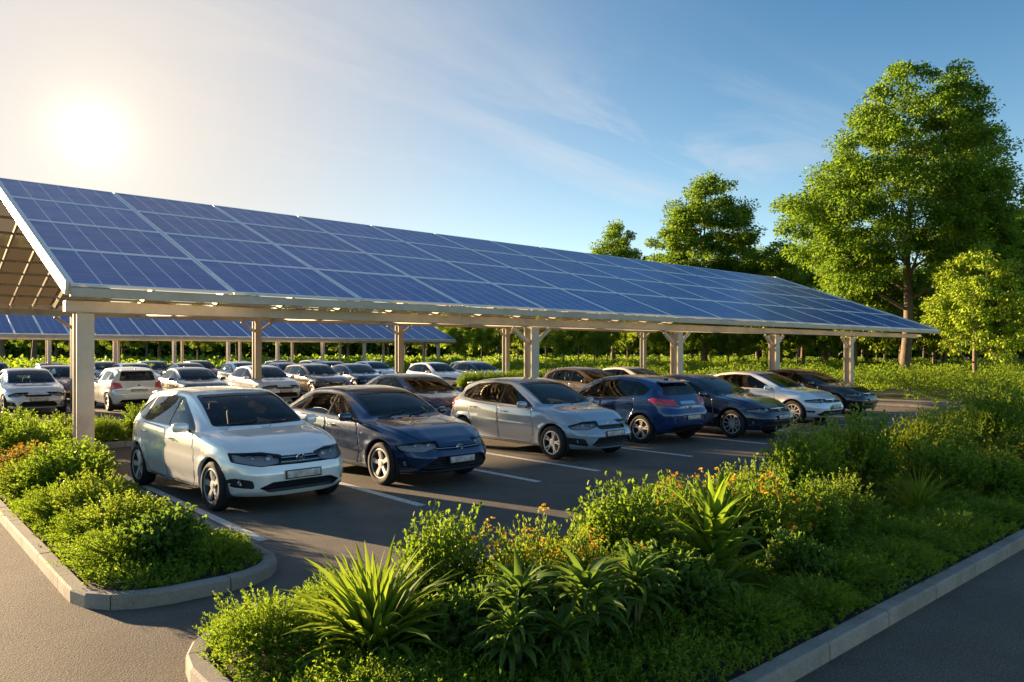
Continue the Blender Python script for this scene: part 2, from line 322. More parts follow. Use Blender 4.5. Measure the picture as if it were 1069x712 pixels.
def cut(bm, poly, ang, code, src=(0,), ylim=(-9, 9), minfacing=.05):
    """cut a convex outline through the skin, looking along a horizontal direction; ang 0 = from the side (+x), 90 = from the front (-y), -90 = from the rear.
    poly is in (s, z): s runs along y for the side and along x for front and rear.  Faces inside take the region code."""
    a = math.radians(ang); d = Vector((math.cos(a), -math.sin(a), 0)); s = Vector((math.sin(a), math.cos(a), 0))
    if ang < 0: s = -s
    poly = [tuple(q) if len(q) == 2 else (s.x*q[0]+s.y*q[1], q[2]) for q in poly]
    area = sum(poly[i][0]*poly[(i+1) % len(poly)][1]-poly[(i+1) % len(poly)][0]*poly[i][1] for i in range(len(poly)))
    if area < 0: poly.reverse()
    ss = [q[0] for q in poly]; zz = [q[1] for q in poly]
    s0, s1, z0, z1 = min(ss)-.12, max(ss)+.12, min(zz)-.12, max(zz)+.12
    live = []
    for f in bm.faces:
        if f.material_index not in src or f.normal.dot(d) < minfacing: continue
        c = f.calc_center_median(); cs = c.dot(s)
        if s0 < cs < s1 and z0 < c.z < z1 and ylim[0] < c.y < ylim[1]: live.append(f)
    for i in range(len(poly)):
        if not live: return
        p, q = poly[i], poly[(i+1) % len(poly)]
        e = Vector((q[0]-p[0], q[1]-p[1]))
        if e.length < 1e-5: continue
        nin = Vector((-e.y, e.x)).normalized()
        no = s*nin.x+Vector((0, 0, nin.y)); co = s*p[0]+Vector((0, 0, p[1]))
        crossing = [f for f in live if any((v.co-co).dot(no) > 1e-5 for v in f.verts) and any((v.co-co).dot(no) < -1e-5 for v in f.verts)]
        keep = set(f for f in live if all((v.co-co).dot(no) > -1e-5 for v in f.verts))
        if crossing:
            geom = set(crossing)
            for f in crossing: geom.update(f.edges); geom.update(f.verts)
            r = bmesh.ops.bisect_plane(bm, geom=list(geom), dist=1e-5, plane_co=co, plane_no=no)
            for g in r['geom']:
                if isinstance(g, bmesh.types.BMFace) and all((v.co-co).dot(no) > -1.5e-4 for v in g.verts): keep.add(g)
        live = [f for f in keep if f.is_valid]
    for f in live: f.material_index = code

def grab(bm, codes, push=0.0, mirror=False, both=False, matmap=None):
    """copy the faces of the given regions out of the half skin into a new bmesh"""
    o = bmesh.new(); vm = {}
    for f in bm.faces:
        if f.material_index in codes:
            vs = []
            for v in f.verts:
                if v not in vm:
                    q = v.co+v.normal*push
                    if v.co.x < 2e-3: q.x = 0
                    vm[v] = o.verts.new(q)
                vs.append(vm[v])
            try:
                nf = o.faces.new(vs); nf.material_index = (matmap or {}).get(f.material_index, 0)
            except ValueError: pass
    if both:
        r = bmesh.ops.duplicate(o, geom=o.verts[:]+o.edges[:]+o.faces[:])
        vs = [g for g in r['geom'] if isinstance(g, bmesh.types.BMVert)]
        for v in vs: v.co.x = -v.co.x
        bmesh.ops.reverse_faces(o, faces=[g for g in r['geom'] if isinstance(g, bmesh.types.BMFace)])
        for v in o.verts:
            if abs(v.co.x) < 2e-3: v.co.x = 0
        bmesh.ops.remove_doubles(o, verts=[v for v in o.verts if abs(v.co.x) < 1e-3], dist=2e-3)
    elif mirror:
        for v in o.verts: v.co.x = -v.co.x
        bmesh.ops.reverse_faces(o, faces=o.faces[:])
    return o

def extrude_rim(o, depth, code):
    """fold the open edge of a panel inward so that it has thickness"""
    edges = [e for e in o.edges if len(e.link_faces) == 1 and not (abs(e.verts[0].co.x) < 1e-4 and abs(e.verts[1].co.x) < 1e-4)]
    o.normal_update()
    nv = {}
    for e in edges:
        for v in e.verts:
            if v not in nv: nv[v] = o.verts.new(v.co-v.normal*depth)
    for e in edges:
        a, b = e.verts
        l = e.link_loops[0]
        if l.vert == a: a, b = b, a
        try:
            f = o.faces.new((a, b, nv[b], nv[a])); f.material_index = code
        except ValueError: pass

def finish(name, bm, mats, parent, smooth=True, angle=None):
    me = bpy.data.meshes.new(name)
    bm.normal_update(); bm.to_mesh(me); bm.free()
    for m in mats: me.materials.append(m)
    if smooth:
        me.polygons.foreach_set('use_smooth', [True]*len(me.polygons))
        if angle: me.set_sharp_from_angle(angle=math.radians(angle))
    o = bpy.data.objects.new(name, me); COL.objects.link(o)
    if parent: o.parent = parent
    return o

def rbox(bm, size, loc, rot=None, bev=.01, seg=2, mat=0):
    """bevelled box added to bm"""
    t = bmesh.new(); bmesh.ops.create_cube(t, size=1)
    for v in t.verts: v.co = Vector((v.co.x*size[0], v.co.y*size[1], v.co.z*size[2]))
    if bev: bmesh.ops.bevel(t, geom=t.edges[:], offset=bev, segments=seg, profile=.5, affect='EDGES')
    M = Matrix.Translation(loc) @ (rot.to_matrix().to_4x4() if rot else Matrix.Identity(4))
    t.transform(M); merge(bm, t, mat)

def merge(bm, t, mat=0):
    vm = [bm.verts.new(v.co) for v in t.verts]
    t.verts.index_update()
    for f in t.faces:
        try:
            nf = bm.faces.new([vm[v.index] for v in f.verts]); nf.material_index = mat if mat is not None else f.material_index
        except ValueError: pass
    t.free()

def lathe(bm, prof, n, axis='x', mat=0, closed=False):
    """revolve (along, radius) pairs round the x axis"""
    rings = []
    for a, r in prof:
        ring = []
        for i in range(n):
            t = 2*math.pi*i/n
            ring.append(bm.verts.new((a, r*math.cos(t), r*math.sin(t))))
        rings.append(ring)
    pr = list(zip(rings, rings[1:]))+([(rings[-1], rings[0])] if closed else [])
    for A, B in pr:
        for i in range(n):
            f = bm.faces.new((A[i], A[(i+1) % n], B[(i+1) % n], B[i])); f.material_index = mat

_wheels = {}
def wheel_meshes(R, width, style):
    """tyre and rim meshes, outer face towards +x"""
    key = (R, width, style)
    if key in _wheels: return _wheels[key]
    h = width/2; rr = R*.70
    t = bmesh.new()
    lathe(t, [(-h*.72, rr), (-h*.98, rr+.02), (-h, (rr+R)/2), (-h*.9, R-.018), (-h*.72, R-.004), (-h*.25, R), (-h*.22, R-.007), (-h*.17, R-.007), (-h*.14, R), (h*.14, R),
              (h*.17, R-.007), (h*.22, R-.007), (h*.25, R), (h*.72, R-.004), (h*.9, R-.018), (h, (rr+R)/2), (h*.98, rr+.02), (h*.86, rr-.002), (h*.72, rr-.006)], 48)
    r = bmesh.new()
    lathe(r, [(h*.80, rr-.004), (h*.86, rr-.008), (h*.84, rr-.022), (h*.62, rr-.036), (-h*.5, rr-.05), (-h*.5, .02)], 48, mat=1)
    lathe(r, [(h*.86, rr+.001), (h*.89, rr-.006), (h*.86, rr-.02), (h*.70, rr-.03)], 48, mat=0)
    lathe(r, [(h*.62, .075), (h*.66, .062), (h*.64, .034), (h*.70, .030), (h*.71, .0)], 24, mat=0)
    lathe(r, [(h*.1, .135), (h*.12, .13), (h*.12, .04)], 32, mat=2)             # brake disc
    n, twin = {'five': (5, .0), 'twin': (5, .16), 'ten': (10, 0), 'seven': (7, 0)}[style]
    for i in range(n):
        for off in ((-twin, twin) if twin else (0,)):
            a = 2*math.pi*i/n+.3
            w0, w1 = {'five': (.030, .046), 'twin': (.015, .014), 'ten': (.014, .013), 'seven': (.022, .024)}[style]
            b = a+off; a0 = a+off*.35
            p0 = Vector((0, math.cos(a0), math.sin(a0)))*.055; p1 = Vector((0, math.cos(b), math.sin(b)))*(rr-.018)
            dirv = (p1-p0).normalized(); side = Vector((0, -dirv.z, dirv.y))
            vs = []
            for P, w, x0, dep in ((p0, w0, h*.64, .03), (p0.lerp(p1, .5), (w0+w1)*.47, h*.74, .028), (p1, w1, h*.80, .025)):
                X = Vector((x0, 0, 0))
                vs.append([r.verts.new(P+X-side*w-Vector((dep, 0, 0))), r.verts.new(P+X-side*w*.8), r.verts.new(P+X+side*w*.8), r.verts.new(P+X+side*w-Vector((dep, 0, 0)))])
            for A, B in zip(vs, vs[1:]):
                for k in range(3): r.faces.new((A[k], B[k], B[k+1], A[k+1]))
    mt = bpy.data.meshes.new('tyre'); bmesh.ops.recalc_face_normals(t, faces=t.faces[:]); t.to_mesh(mt); t.free(); mt.materials.append(M['tyre'])
    mr = bpy.data.meshes.new('rim'); bmesh.ops.recalc_face_normals(r, faces=r.faces[:]); r.to_mesh(mr); r.free()
    for m in ('alloy', 'dark_trim', 'steel'): mr.materials.append(M[m])
    for m in (mt, mr):
        m.polygons.foreach_set('use_smooth', [True]*len(m.polygons)); m.set_sharp_from_angle(angle=math.radians(40))
    _wheels[key] = (mt, mr)
    return mt, mr

def make_car(name, S):
    """S: dictionary of the car's lines.  Front towards -y, origin on the ground under the middle."""
    L, W = S['L'], S['W']; hl = L/2
    top = spline(S['top']); belt = spline(S['belt']); sill = spline(S['sill']); rw = spline(S['roofw'])
    # plan outline: superellipse, resampled by arc length
    th = np.linspace(0, math.pi, 4001); c = np.cos(th); sn = np.sin(th)
    n = np.where(c > 0, S.get('nf', 4.6), S.get('nr', 5.5))
    yy = -hl*np.sign(c)*np.abs(c)**(2/n); pp = np.abs(sn)**(2/n); pp[0] = pp[-1] = 0
    al = np.concatenate([[0], np.cumsum(np.hypot(np.diff(yy), np.diff(pp)*W/2))])
    N = 150; tt = np.linspace(0, al[-1], N); ys = np.interp(tt, al, yy); ps = np.interp(tt, al, pp)
    Mn = 46
    grid = np.zeros((N, Mn, 3))
    for i in range(N):
        y, p = ys[i], ps[i]; w = W/2*p
        zb, zs, zt = float(sill(y)), float(belt(y)), float(top(y)); zt = max(zt, zs+.012)
        wr = w*float(rw(y)); zr = zt-min(.05, .42*(zt-zs)); zm = zb+.52*(zs-zb)
        gh = float(sstep(.06, .30, zt-zs))
        ctrl = [(.78*w, zb), (.93*w, zb+.005), (.965*w, zb+.09), (.992*w, zb+.24), (1.003*w, zm), (1.0*w, zs-.12), (.975*w, zs-.02), (.955*w, zs+.004),
                (.955*w*(1-gh*.02), zs+.012+gh*.03), (.5*(.93*w+wr)+gh*.012, .5*(zs+zr)), (wr+.012*gh, zr-.05*gh), (wr, zr), (wr*.93, zr+(zt-zr)*.45), (wr*.62, zt-.10*(zt-zr)), (wr*.3, zt), (0, zt)]
        q = bspline(ctrl, Mn); grid[i, :, 0] = q[:, 0]; grid[i, :, 1] = y; grid[i, :, 2] = q[:, 1]
    z = grid[..., 2]; y = grid[..., 1]; x = grid[..., 0]
    # nose and tail profiles (how far back the face lies at each height)
    nf = np.interp(z, [p[0] for p in S['nose']], [p[1] for p in S['nose']]); wf = 1-sstep(-hl, -hl+.75, y)
    nt = np.interp(z, [p[0] for p in S['tail']], [p[1] for p in S['tail']]); wt = sstep(hl-.6, hl, y)
    y = y+nf*wf-nt*wt
    # wheel arch lips, waist crease, door hollow
    for yw in (S['yf'], S['yr']):
        dist = np.hypot(y-yw, z-S['R'])-S['Ra']
        x = x+(x > .5)*.014*np.exp(-(dist/.06)**2)*(z < .8)
    zc = S.get('crease', .74)+.05*(y/hl)
    mid = sstep(-hl+.35, -hl+1.0, y)*(1-sstep(hl-.7, hl-.25, y))
    x = x-(x > .45)*mid*(.012*np.exp(-((z-zc+.035)/.03)**2)-.006*np.exp(-((z-zc-.01)/.02)**2)+.014*np.exp(-((z-.36)/.07)**2))
    hood = S.get('hood', .5)                                            # two raised lines along the bonnet
    wl = (z > .6)*(y < S['cowl'][0])*(1-sstep(S['cowl'][0]-.3, S['cowl'][0], y))*sstep(-hl+.05, -hl+.4, y)
    z = z+wl*.007*np.exp(-((x-hood+.10*(y-S['cowl'][0])*-.6)/.06)**2)
    grid = np.stack([x, y, z], -1)
    bm = bmesh.new()
    vs = [[bm.verts.new(grid[i, j]) for j in range(Mn)] for i in range(N)]
    for i in range(N-1):
        for j in range(Mn-1):
            q = (vs[i][j], vs[i+1][j], vs[i+1][j+1], vs[i][j+1])
            try: bm.faces.new(q)
            except ValueError: pass
    bmesh.ops.remove_doubles(bm, verts=bm.verts[:], dist=4e-4)
    bmesh.ops.dissolve_degenerate(bm, edges=bm.edges[:], dist=1e-5)
    bm.normal_update()
    if sum(f.normal.dot(f.calc_center_median()-Vector((0, 0, .6))) for f in bm.faces) < 0: bmesh.ops.reverse_faces(bm, faces=bm.faces[:])
    bm.normal_update()
    # regions: 0 paint 1 black 2 chrome 3 grille mesh; parts from 10
    for yw in (S['yf'], S['yr']):
        circ = [(yw+S['Ra']*math.cos(t), S['R']+S['Ra']*math.sin(t)) for t in np.linspace(0, 2*math.pi, 40, endpoint=False)]
        cut(bm, circ, 0, 99, minfacing=-.2)
    bmesh.ops.delete(bm, geom=[f for f in bm.faces if f.material_index == 99], context='FACES')
    # glass
    dlo = S['dlo']
    cut(bm, round_poly(dlo, .05), 0, 1)
    inner = inset_poly(dlo, .022); edges = [-9]+list(S['pillars'])+[9]
    for k in range(len(edges)-1):
        q = inner
        if k > 0: q = clip_half(q, 0, edges[k]+.028, False)
        if k < len(edges)-2: q = clip_half(q, 0, edges[k+1]-.028, True)
        if len(q) > 2: cut(bm, round_poly(q, .035), 0, 10+k, src=(1,))
    ws = S['screen']; cut(bm, round_poly(ws, .05), 90, 1, ylim=(S['cowl'][0]-.06, S['cowl'][0]+1.3), minfacing=.12)
    cut(bm, round_poly(inset_poly(ws, .03), .05), 90, 20, src=(1,), ylim=(S['cowl'][0]-.1, S['cowl'][0]+1.3), minfacing=.12)
    rs = S['rear_screen']; cut(bm, round_poly(rs, .05), -90, 1, ylim=(S['rs_y'], hl+.1), minfacing=.08)
    cut(bm, round_poly(inset_poly(rs, .022), .05), -90, 21, src=(1,), ylim=(S['rs_y'], hl+.1), minfacing=.08)
    # front: lamps, grille, intakes
    for q in S['headlight']:
        cut(bm, round_poly(q, .02, 2), S.get('ha', 52), 1, src=(0,), ylim=(-hl-.1, -hl+.9)); cut(bm, round_poly(inset_poly(q, .010), .02, 2), S.get('ha', 52), 30, src=(1,), ylim=(-hl-.1, -hl+.9))
    for q in S.get('chrome', []): cut(bm, q, 90, 2, ylim=(-hl-.1, -hl+.7), minfacing=.2)
    for q in S.get('grille', []): cut(bm, round_poly(q, .02, 2), 90, 3, ylim=(-hl-.1, -hl+.7), minfacing=.2)
    for q in S.get('intake', []): cut(bm, round_poly(q, .02, 2), 90, 33, ylim=(-hl-.1, -hl+.7), minfacing=.2)
    for q in S.get('fog', []): cut(bm, round_poly(q, .03, 2), 90, 34, ylim=(-hl-.1, -hl+.8), minfacing=.2)
    # rear: lamps, lower black panel, seam of the hatch
    for q in S['taillight']: cut(bm, q, S.get('ta', -55), 31, ylim=(hl-.95, hl+.2))
    if 'rear_black' in S: cut(bm, S['rear_black'], -90, 1, ylim=(hl-.6, hl+.2))
    if 'garnish' in S: cut(bm, S['garnish'], -90, 2, ylim=(hl-.9, hl+.2))
    # sill strip
    # doors with a dark shut line round them
    for k, q in enumerate(S['doors']):
        cut(bm, round_poly(inset_poly(q, -.004), .06), 0, 4, src=(0,)); cut(bm, round_poly(inset_poly(q, .003), .06), 0, 40+k, src=(4,))
    if 'hoodline' in S:
        h0, h1, z0, z1 = S['hoodline']
    root = bpy.data.objects.new(name, None); COL.objects.link(root); root.empty_display_size = .3
    P, BLK, CHR, GRI = M['car_paint'], M['gloss_black'], M['chrome'], M['grille_mesh']
    # skin
    body = grab(bm, {0, 1, 2, 4}, both=True, matmap={0: 0, 1: 1, 2: 2, 4: 3})
    body.normal_update()
    for v in body.verts:
        if v.link_faces and all(f.material_index == 3 for f in v.link_faces): v.co -= v.normal*.01
    arch = [e for e in body.edges if len(e.link_faces) == 1 and min(math.hypot(e.verts[0].co.y-yw, e.verts[0].co.z-S['R']) for yw in (S['yf'], S['yr'])) < S['Ra']+.01 and abs(e.verts[0].co.x) > .4]
    nv = {}
    for e in arch:
        for v in e.verts:
            if v not in nv: nv[v] = body.verts.new((v.co.x-math.copysign(.05, v.co.x), v.co.y, v.co.z))
    for e in arch:
        a, b = e.verts
        if e.link_loops[0].vert == a: a, b = b, a
        try: body.faces.new((a, b, nv[b], nv[a])).material_index = 0
        except ValueError: pass
    bo = finish('body', body, [P, BLK, CHR, M['seam']], root)
    # floor, wheel wells, dark liner
    lin = bmesh.new()
    for yw in (S['yf'], S['yr']):
        for sx in (1, -1):
            t = bmesh.new(); lathe(t, [(W/2*.93, S['Ra']+.004), (W/2-.36, S['Ra']+.004), (W/2-.38, .05)], 40)
            if sx < 0:
                for v in t.verts: v.co.x = -v.co.x
            bmesh.ops.translate(t, verts=t.verts[:], vec=(0, yw, S['R']))
            bmesh.ops.delete(t, geom=[v for v in t.verts if v.co.z < .16], context='VERTS')
            merge(lin, t)
    rbox(lin, (W*.76, L*.80, .05), (0, 0, .235), bev=.01)
    rbox(lin, (W*.62, .05, .26), (0, -hl+.34, .40), bev=.01); rbox(lin, (W*.62, .05, .26), (0, hl-.34, .42), bev=.01)
    finish('underbody', lin, [M['dark_plastic']], root, angle=30)
    it = grab(bm, {0, 1}, push=-.022, both=True)
    bmesh.ops.delete(it, geom=[f for f in it.faces if f.calc_center_median().z < S['dlo'][0][1]-.22 or f.calc_center_median().y < S['cowl'][0]], context='FACES')
    bmesh.ops.reverse_faces(it, faces=it.faces[:])
    zc0 = S['dlo'][0][1]
    rbox(it, (W*.78, .5, .18), (0, S['cowl'][0]+.42, zc0-.12), bev=.07, seg=3)                       # dashboard
    rbox(it, (W*.80, L*.56, .04), (0, .15, .5), bev=.01)
    for sx in (-1, 1):
        yb = S['cowl'][0]+1.30; e = Euler((math.radians(-14), 0, 0))
        rbox(it, (.46, .50, .16), (sx*.36, yb-.22, .60), bev=.06, seg=3); rbox(it, (.46, .13, .60), (sx*.36, yb+.08, .86), e, bev=.06, seg=3)
        rbox(it, (.24, .08, .17), (sx*.36, yb+.17, 1.22), e, bev=.035, seg=3)
        rbox(it, (.56, .13, .52), (sx*.31, yb+.98, .84), e, bev=.06, seg=3); rbox(it, (.22, .07, .12), (sx*.36, yb+1.05, 1.13), e, bev=.03, seg=3)
    t = bmesh.new(); lathe(t, [(.0, .17), (.012, .185), (.024, .17), (.012, .158)], 20, closed=True)
    t.transform(Matrix.Translation((-.36, S['cowl'][0]+.74, zc0-.02)) @ Euler((0, 0, math.radians(90)), 'XYZ').to_matrix().to_4x4() @ Euler((0, math.radians(25), 0)).to_matrix().to_4x4()); merge(it, t)
    rbox(it, (.19, .025, .06), (0, S['cowl'][0]+.80, S['top_z']-.17), bev=.02)                        # inner mirror
    finish('interior', it, [M['interior']], root, angle=40)
    # panels and lamps, right and left
    pan = [M['car_paint'], M['seam']]
    hz = S['handle']
    for mir in (False, True):
        sgn = -1 if mir else 1
        for k, q in enumerate(S['doors']):
            o = grab(bm, {40+k}, mirror=mir); extrude_rim(o, .03, 1); d = finish('door', o, pan, root)
            hy, hzz = hz[k]
            best = min((v.co for v in bm.verts if v.co.x > .5), key=lambda c: (c.y-hy)**2+(c.z-hzz)**2)
            hb = bmesh.new(); rbox(hb, (.022, .17, .026), (0, 0, 0), bev=.009, seg=3); rbox(hb, (.03, .02, .02), (-.012, .07, 0), bev=.005); rbox(hb, (.03, .02, .02), (-.012, -.07, 0), bev=.005)
            ho = finish('door_handle', hb, [M[S.get('handle_mat', 'car_paint')]], d); ho.location = (sgn*(best.x+.02), hy, hzz)
        for k in range(len(edges)-1):
            o = grab(bm, {10+k}, push=-.006, mirror=mir)
            if len(o.faces): finish('side_window', o, [M['car_glass']], root)
            else: o.free()
        o = grab(bm, {30}, push=.002, mirror=mir)
        hd = finish('headlight', o, [M['lamp_glass']], root)
        o = grab(bm, {30}, push=-.045, mirror=mir)
        cc = [v.co.copy() for v in o.verts]
        cen = sum(cc, Vector())/max(1, len(cc))
        cx = [v for v in cc]; lo = min(cx, key=lambda v: abs(v.x)); hi = max(cx, key=lambda v: abs(v.x))
        for tpos, rad in ((.28, .052), (.62, .050)):
            p = lo.lerp(hi, tpos); near = min(cc, key=lambda v: (v.x-p.x)**2+(v.y-p.y)**2*.3+(v.z-cen.z)**2)
            near = Vector((p.x, near.y, cen.z+.004))
            t = bmesh.new(); lathe(t, [(.03, rad), (.0, rad*.9), (-.03, rad*.35), (-.3, 0)], 20); t.transform(Matrix.Translation(near+Vector((0, -.008, 0))) @ Euler((0, 0, math.radians(-90)), 'XYZ').to_matrix().to_4x4()); merge(o, t, 1)
            t = bmesh.new(); bmesh.ops.create_uvsphere(t, u_segments=12, v_segments=8, radius=rad*.62); t.transform(Matrix.Translation(near)); merge(o, t, 2)
        finish('lamp_housing', o, [M['lamp_dark'], M['lamp_silver'], M['lamp_bulb']], hd)
        o = grab(bm, {31}, push=.004, mirror=mir); extrude_rim(o, .02, 0); finish('taillight', o, [M['tail_red']], root)
        if S.get('fog'):
            o = grab(bm, {34}, push=-.03, mirror=mir); extrude_rim(o, -.032, 0)
            cc = [v.co for v in o.verts]; cen = sum(cc, Vector())/len(cc)
            t = bmesh.new(); lathe(t, [(.02, .035), (0, .04), (-.01, .0)], 16); t.transform(Matrix.Translation(cen+Vector((0, -.02, 0))) @ Euler((0, 0, math.radians(-90))).to_matrix().to_4x4()); merge(o, t, 1)
            finish('fog_lamp', o, [M['dark_plastic'], M['steel']], root, angle=50)
        # mirror
        my, mz = S['mirror']; best = min((v.co for v in bm.verts if v.co.x > .45 and v.co.z > .8), key=lambda c: (c.y-my)**2+(c.z-mz)**2)
        mb = bmesh.new(); bmesh.ops.create_uvsphere(mb, u_segments=20, v_segments=14, radius=1)
        for v in mb.verts:
            a = v.co.copy(); back = a.y > 0
            sq = lambda t: math.copysign(abs(t)**.62, t)
            v.co = Vector((sq(a.x)*.100, a.y*(.015 if back else .085), sq(a.z)*.066*(1+.10*a.x)))
            v.co.y += .025*a.x
        mb.transform(Matrix.Translation((best.x+.125, my-.03, mz+.045)))
        if mir:
            for v in mb.verts: v.co.x = -v.co.x
            bmesh.ops.reverse_faces(mb, faces=mb.faces[:])
        mo = finish('wing_mirror', mb, [M['car_paint']], root)
        sb = bmesh.new(); rbox(sb, (.12, .06, .035), (sgn*(best.x+.02), my-.03, mz-.004), Euler((0, math.radians(-18*sgn), 0)), bev=.012); finish('mirror_arm', sb, [M['dark_plastic']], mo)
        # wheels
        mt, mr = wheel_meshes(S['R'], S.get('tw', .205), S['rim'])
        for yw in (S['yf'], S['yr']):
            we = bpy.data.objects.new('wheel', None); COL.objects.link(we); we.parent = root; we.empty_display_size = .1
            we.location = (sgn*(W/2-.118), yw, S['R']); we.rotation_euler = (random.uniform(0, 6), 0, 0)
            if mir: we.rotation_euler = (random.uniform(0, 6), 0, math.pi)
            for nm, me in (('tyre', mt), ('rim', mr)):
                p = bpy.data.objects.new(nm, me); COL.objects.link(p); p.parent = we
    o = grab(bm, {20}, push=-.006, both=True); wsob = finish('windscreen', o, [M['car_glass']], root)
    # wipers lying along the foot of the screen
    def ray_screen(px, pz):
        return min((v.co for v in bm.verts if v.co.y > S['cowl'][0]-.1 and v.co.y < S['cowl'][0]+.5 and v.co.z > ws[0][1]-.05), key=lambda c: (c.x-abs(px))**2+(c.z-pz)**2*4).y
    for x0, x1 in ((-.58, -.02), (.0, .52)):
        z0 = ws[0][1]+.015; pts = []
        for t in np.linspace(0, 1, 7):
            px = x0+(x1-x0)*t; pz = z0+.05*t; pts.append(Vector((px, ray_screen(px, pz)-.02, pz+.008)))
        wb = bmesh.new()
        for a, b in zip(pts, pts[1:]):
            d = b-a; rbox(wb, (.014, d.length*1.1, .014), (a+b)/2, d.to_track_quat('Y', 'Z').to_euler(), bev=.003, seg=1)
        finish('wiper', wb, [M['dark_plastic']], wsob)
    o = grab(bm, {21}, push=-.006, both=True); finish('rear_window', o, [M['car_glass']], root)
    if S.get('grille'):
        o = grab(bm, {3}, push=-.018, both=True); extrude_rim(o, -.018, 0); g = finish('grille', o, [GRI], root)
    else: g = bo
    if S.get('intake'):
        o = grab(bm, {33}, push=-.035, both=True); extrude_rim(o, -.035, 0); finish('lower_intake', o, [GRI], root, angle=60)
    # plates and badges
    def front_y(z, front=True):
        c = [v.co for v in bm.verts if abs(v.co.x) < .25 and (v.co.y < 0) == front]
        return min(c, key=lambda q: (q.z-z)**2+q.x**2*.2).y
    pz, rz = S['plate']
    for z0, front in ((pz, True), (rz, False)):
        pb = bmesh.new(); rbox(pb, (.50, .012, .112), (0, 0, 0), bev=.004, mat=0); rbox(pb, (.465, .016, .085), (0, 0, 0), bev=.002, mat=1)
        y0 = front_y(z0, front); po = finish('number_plate', pb, [M['dark_plastic'], M['plate']], root)
        po.location = (0, y0+(-.02 if front else .016), z0); po.rotation_euler = (math.radians(-4 if front else 4), 0, 0)
    def badge(z0, front, kind, r=.055):
        bb = bmesh.new(); lathe(bb, [(0, r*.82), (.008, r*.84), (.012, r*.92), (.008, r), (0, r)], 28)
        if kind == 'monogram':
            for (x0, z1, x1, z2) in ((-.55, .62, -.2, -.05), (-.2, -.05, 0, .35), (0, .35, .2, -.05), (.2, -.05, .55, .62), (-.6, .1, -.3, -.62), (-.3, -.62, 0, -.1), (0, -.1, .3, -.62), (.3, -.62, .6, .1)):
                a, b = Vector((.004, x0*r, z1*r)), Vector((.004, x1*r, z2*r)); d = b-a
                rbox(bb, (.008, d.length*1.1, r*.14), (a+b)/2, Euler((math.atan2(d.z, d.y), 0, 0)), bev=.001, seg=1)
        elif kind == 'ellipse':
            t = bmesh.new(); lathe(t, [(0, r*.45), (.008, r*.5), (0, r*.6)], 20)
            for v in t.verts: v.co.y *= .8
            merge(bb, t)
            rbox(bb, (.008, r*1.6, r*.16), (.004, 0, r*.25), bev=.001, seg=1)
            for v in bb.verts: v.co.y *= 1.3
        else:
            rbox(bb, (.01, r*.2, r*1.2), (.004, -r*.42, 0), bev=.001, seg=1); rbox(bb, (.01, r*.2, r*1.2), (.004, r*.42, 0), bev=.001, seg=1); rbox(bb, (.01, r*.8, r*.2), (.004, 0, 0), bev=.001, seg=1)
            for v in bb.verts: v.co.y *= 1.15
        t = bmesh.new(); lathe(t, [(.001, r*.85), (.002, 0)], 24); 
        if kind != 'letter': merge(bb, t, 1)
        else: t.free()
        o = finish('badge', bb, [M['chrome'], M['gloss_black']], root, angle=40)
        o.rotation_euler = (0, math.radians(S.get('badge_tilt', 12)), math.radians(-90 if front else 90))
        o.location = (0, front_y(z0, front)+(-.006 if front else .006), z0)
    badge(S['badge'][0], True, S['badge'][2], S.get('badge_r', .055)); badge(S['badge'][1], False, S['badge'][2], .045)
    fb = bmesh.new(); rbox(fb, (.03, .12, .05), (0, S['rs_y']-.02, float(top(S['rs_y']-.02))+.015), Euler((math.radians(-10), 0, 0)), bev=.012); finish('aerial', fb, [M['gloss_black']], root)
    if 'spoiler' in S:
        sy, sz, sw = S['spoiler']; sb = bmesh.new(); rbox(sb, (sw, .20, .03), (0, sy, sz), Euler((math.radians(-9), 0, 0)), bev=.012, seg=3); finish('roof_spoiler', sb, [P], root)
    bm.free()
    return root

CAR_SPECS = {}
def base_spec(**k):
    L, H = k['L'], k['H']; hl = L/2
    S = dict(R=.315, Ra=.365, rim='five', W=1.77)
    S.update(k); return S

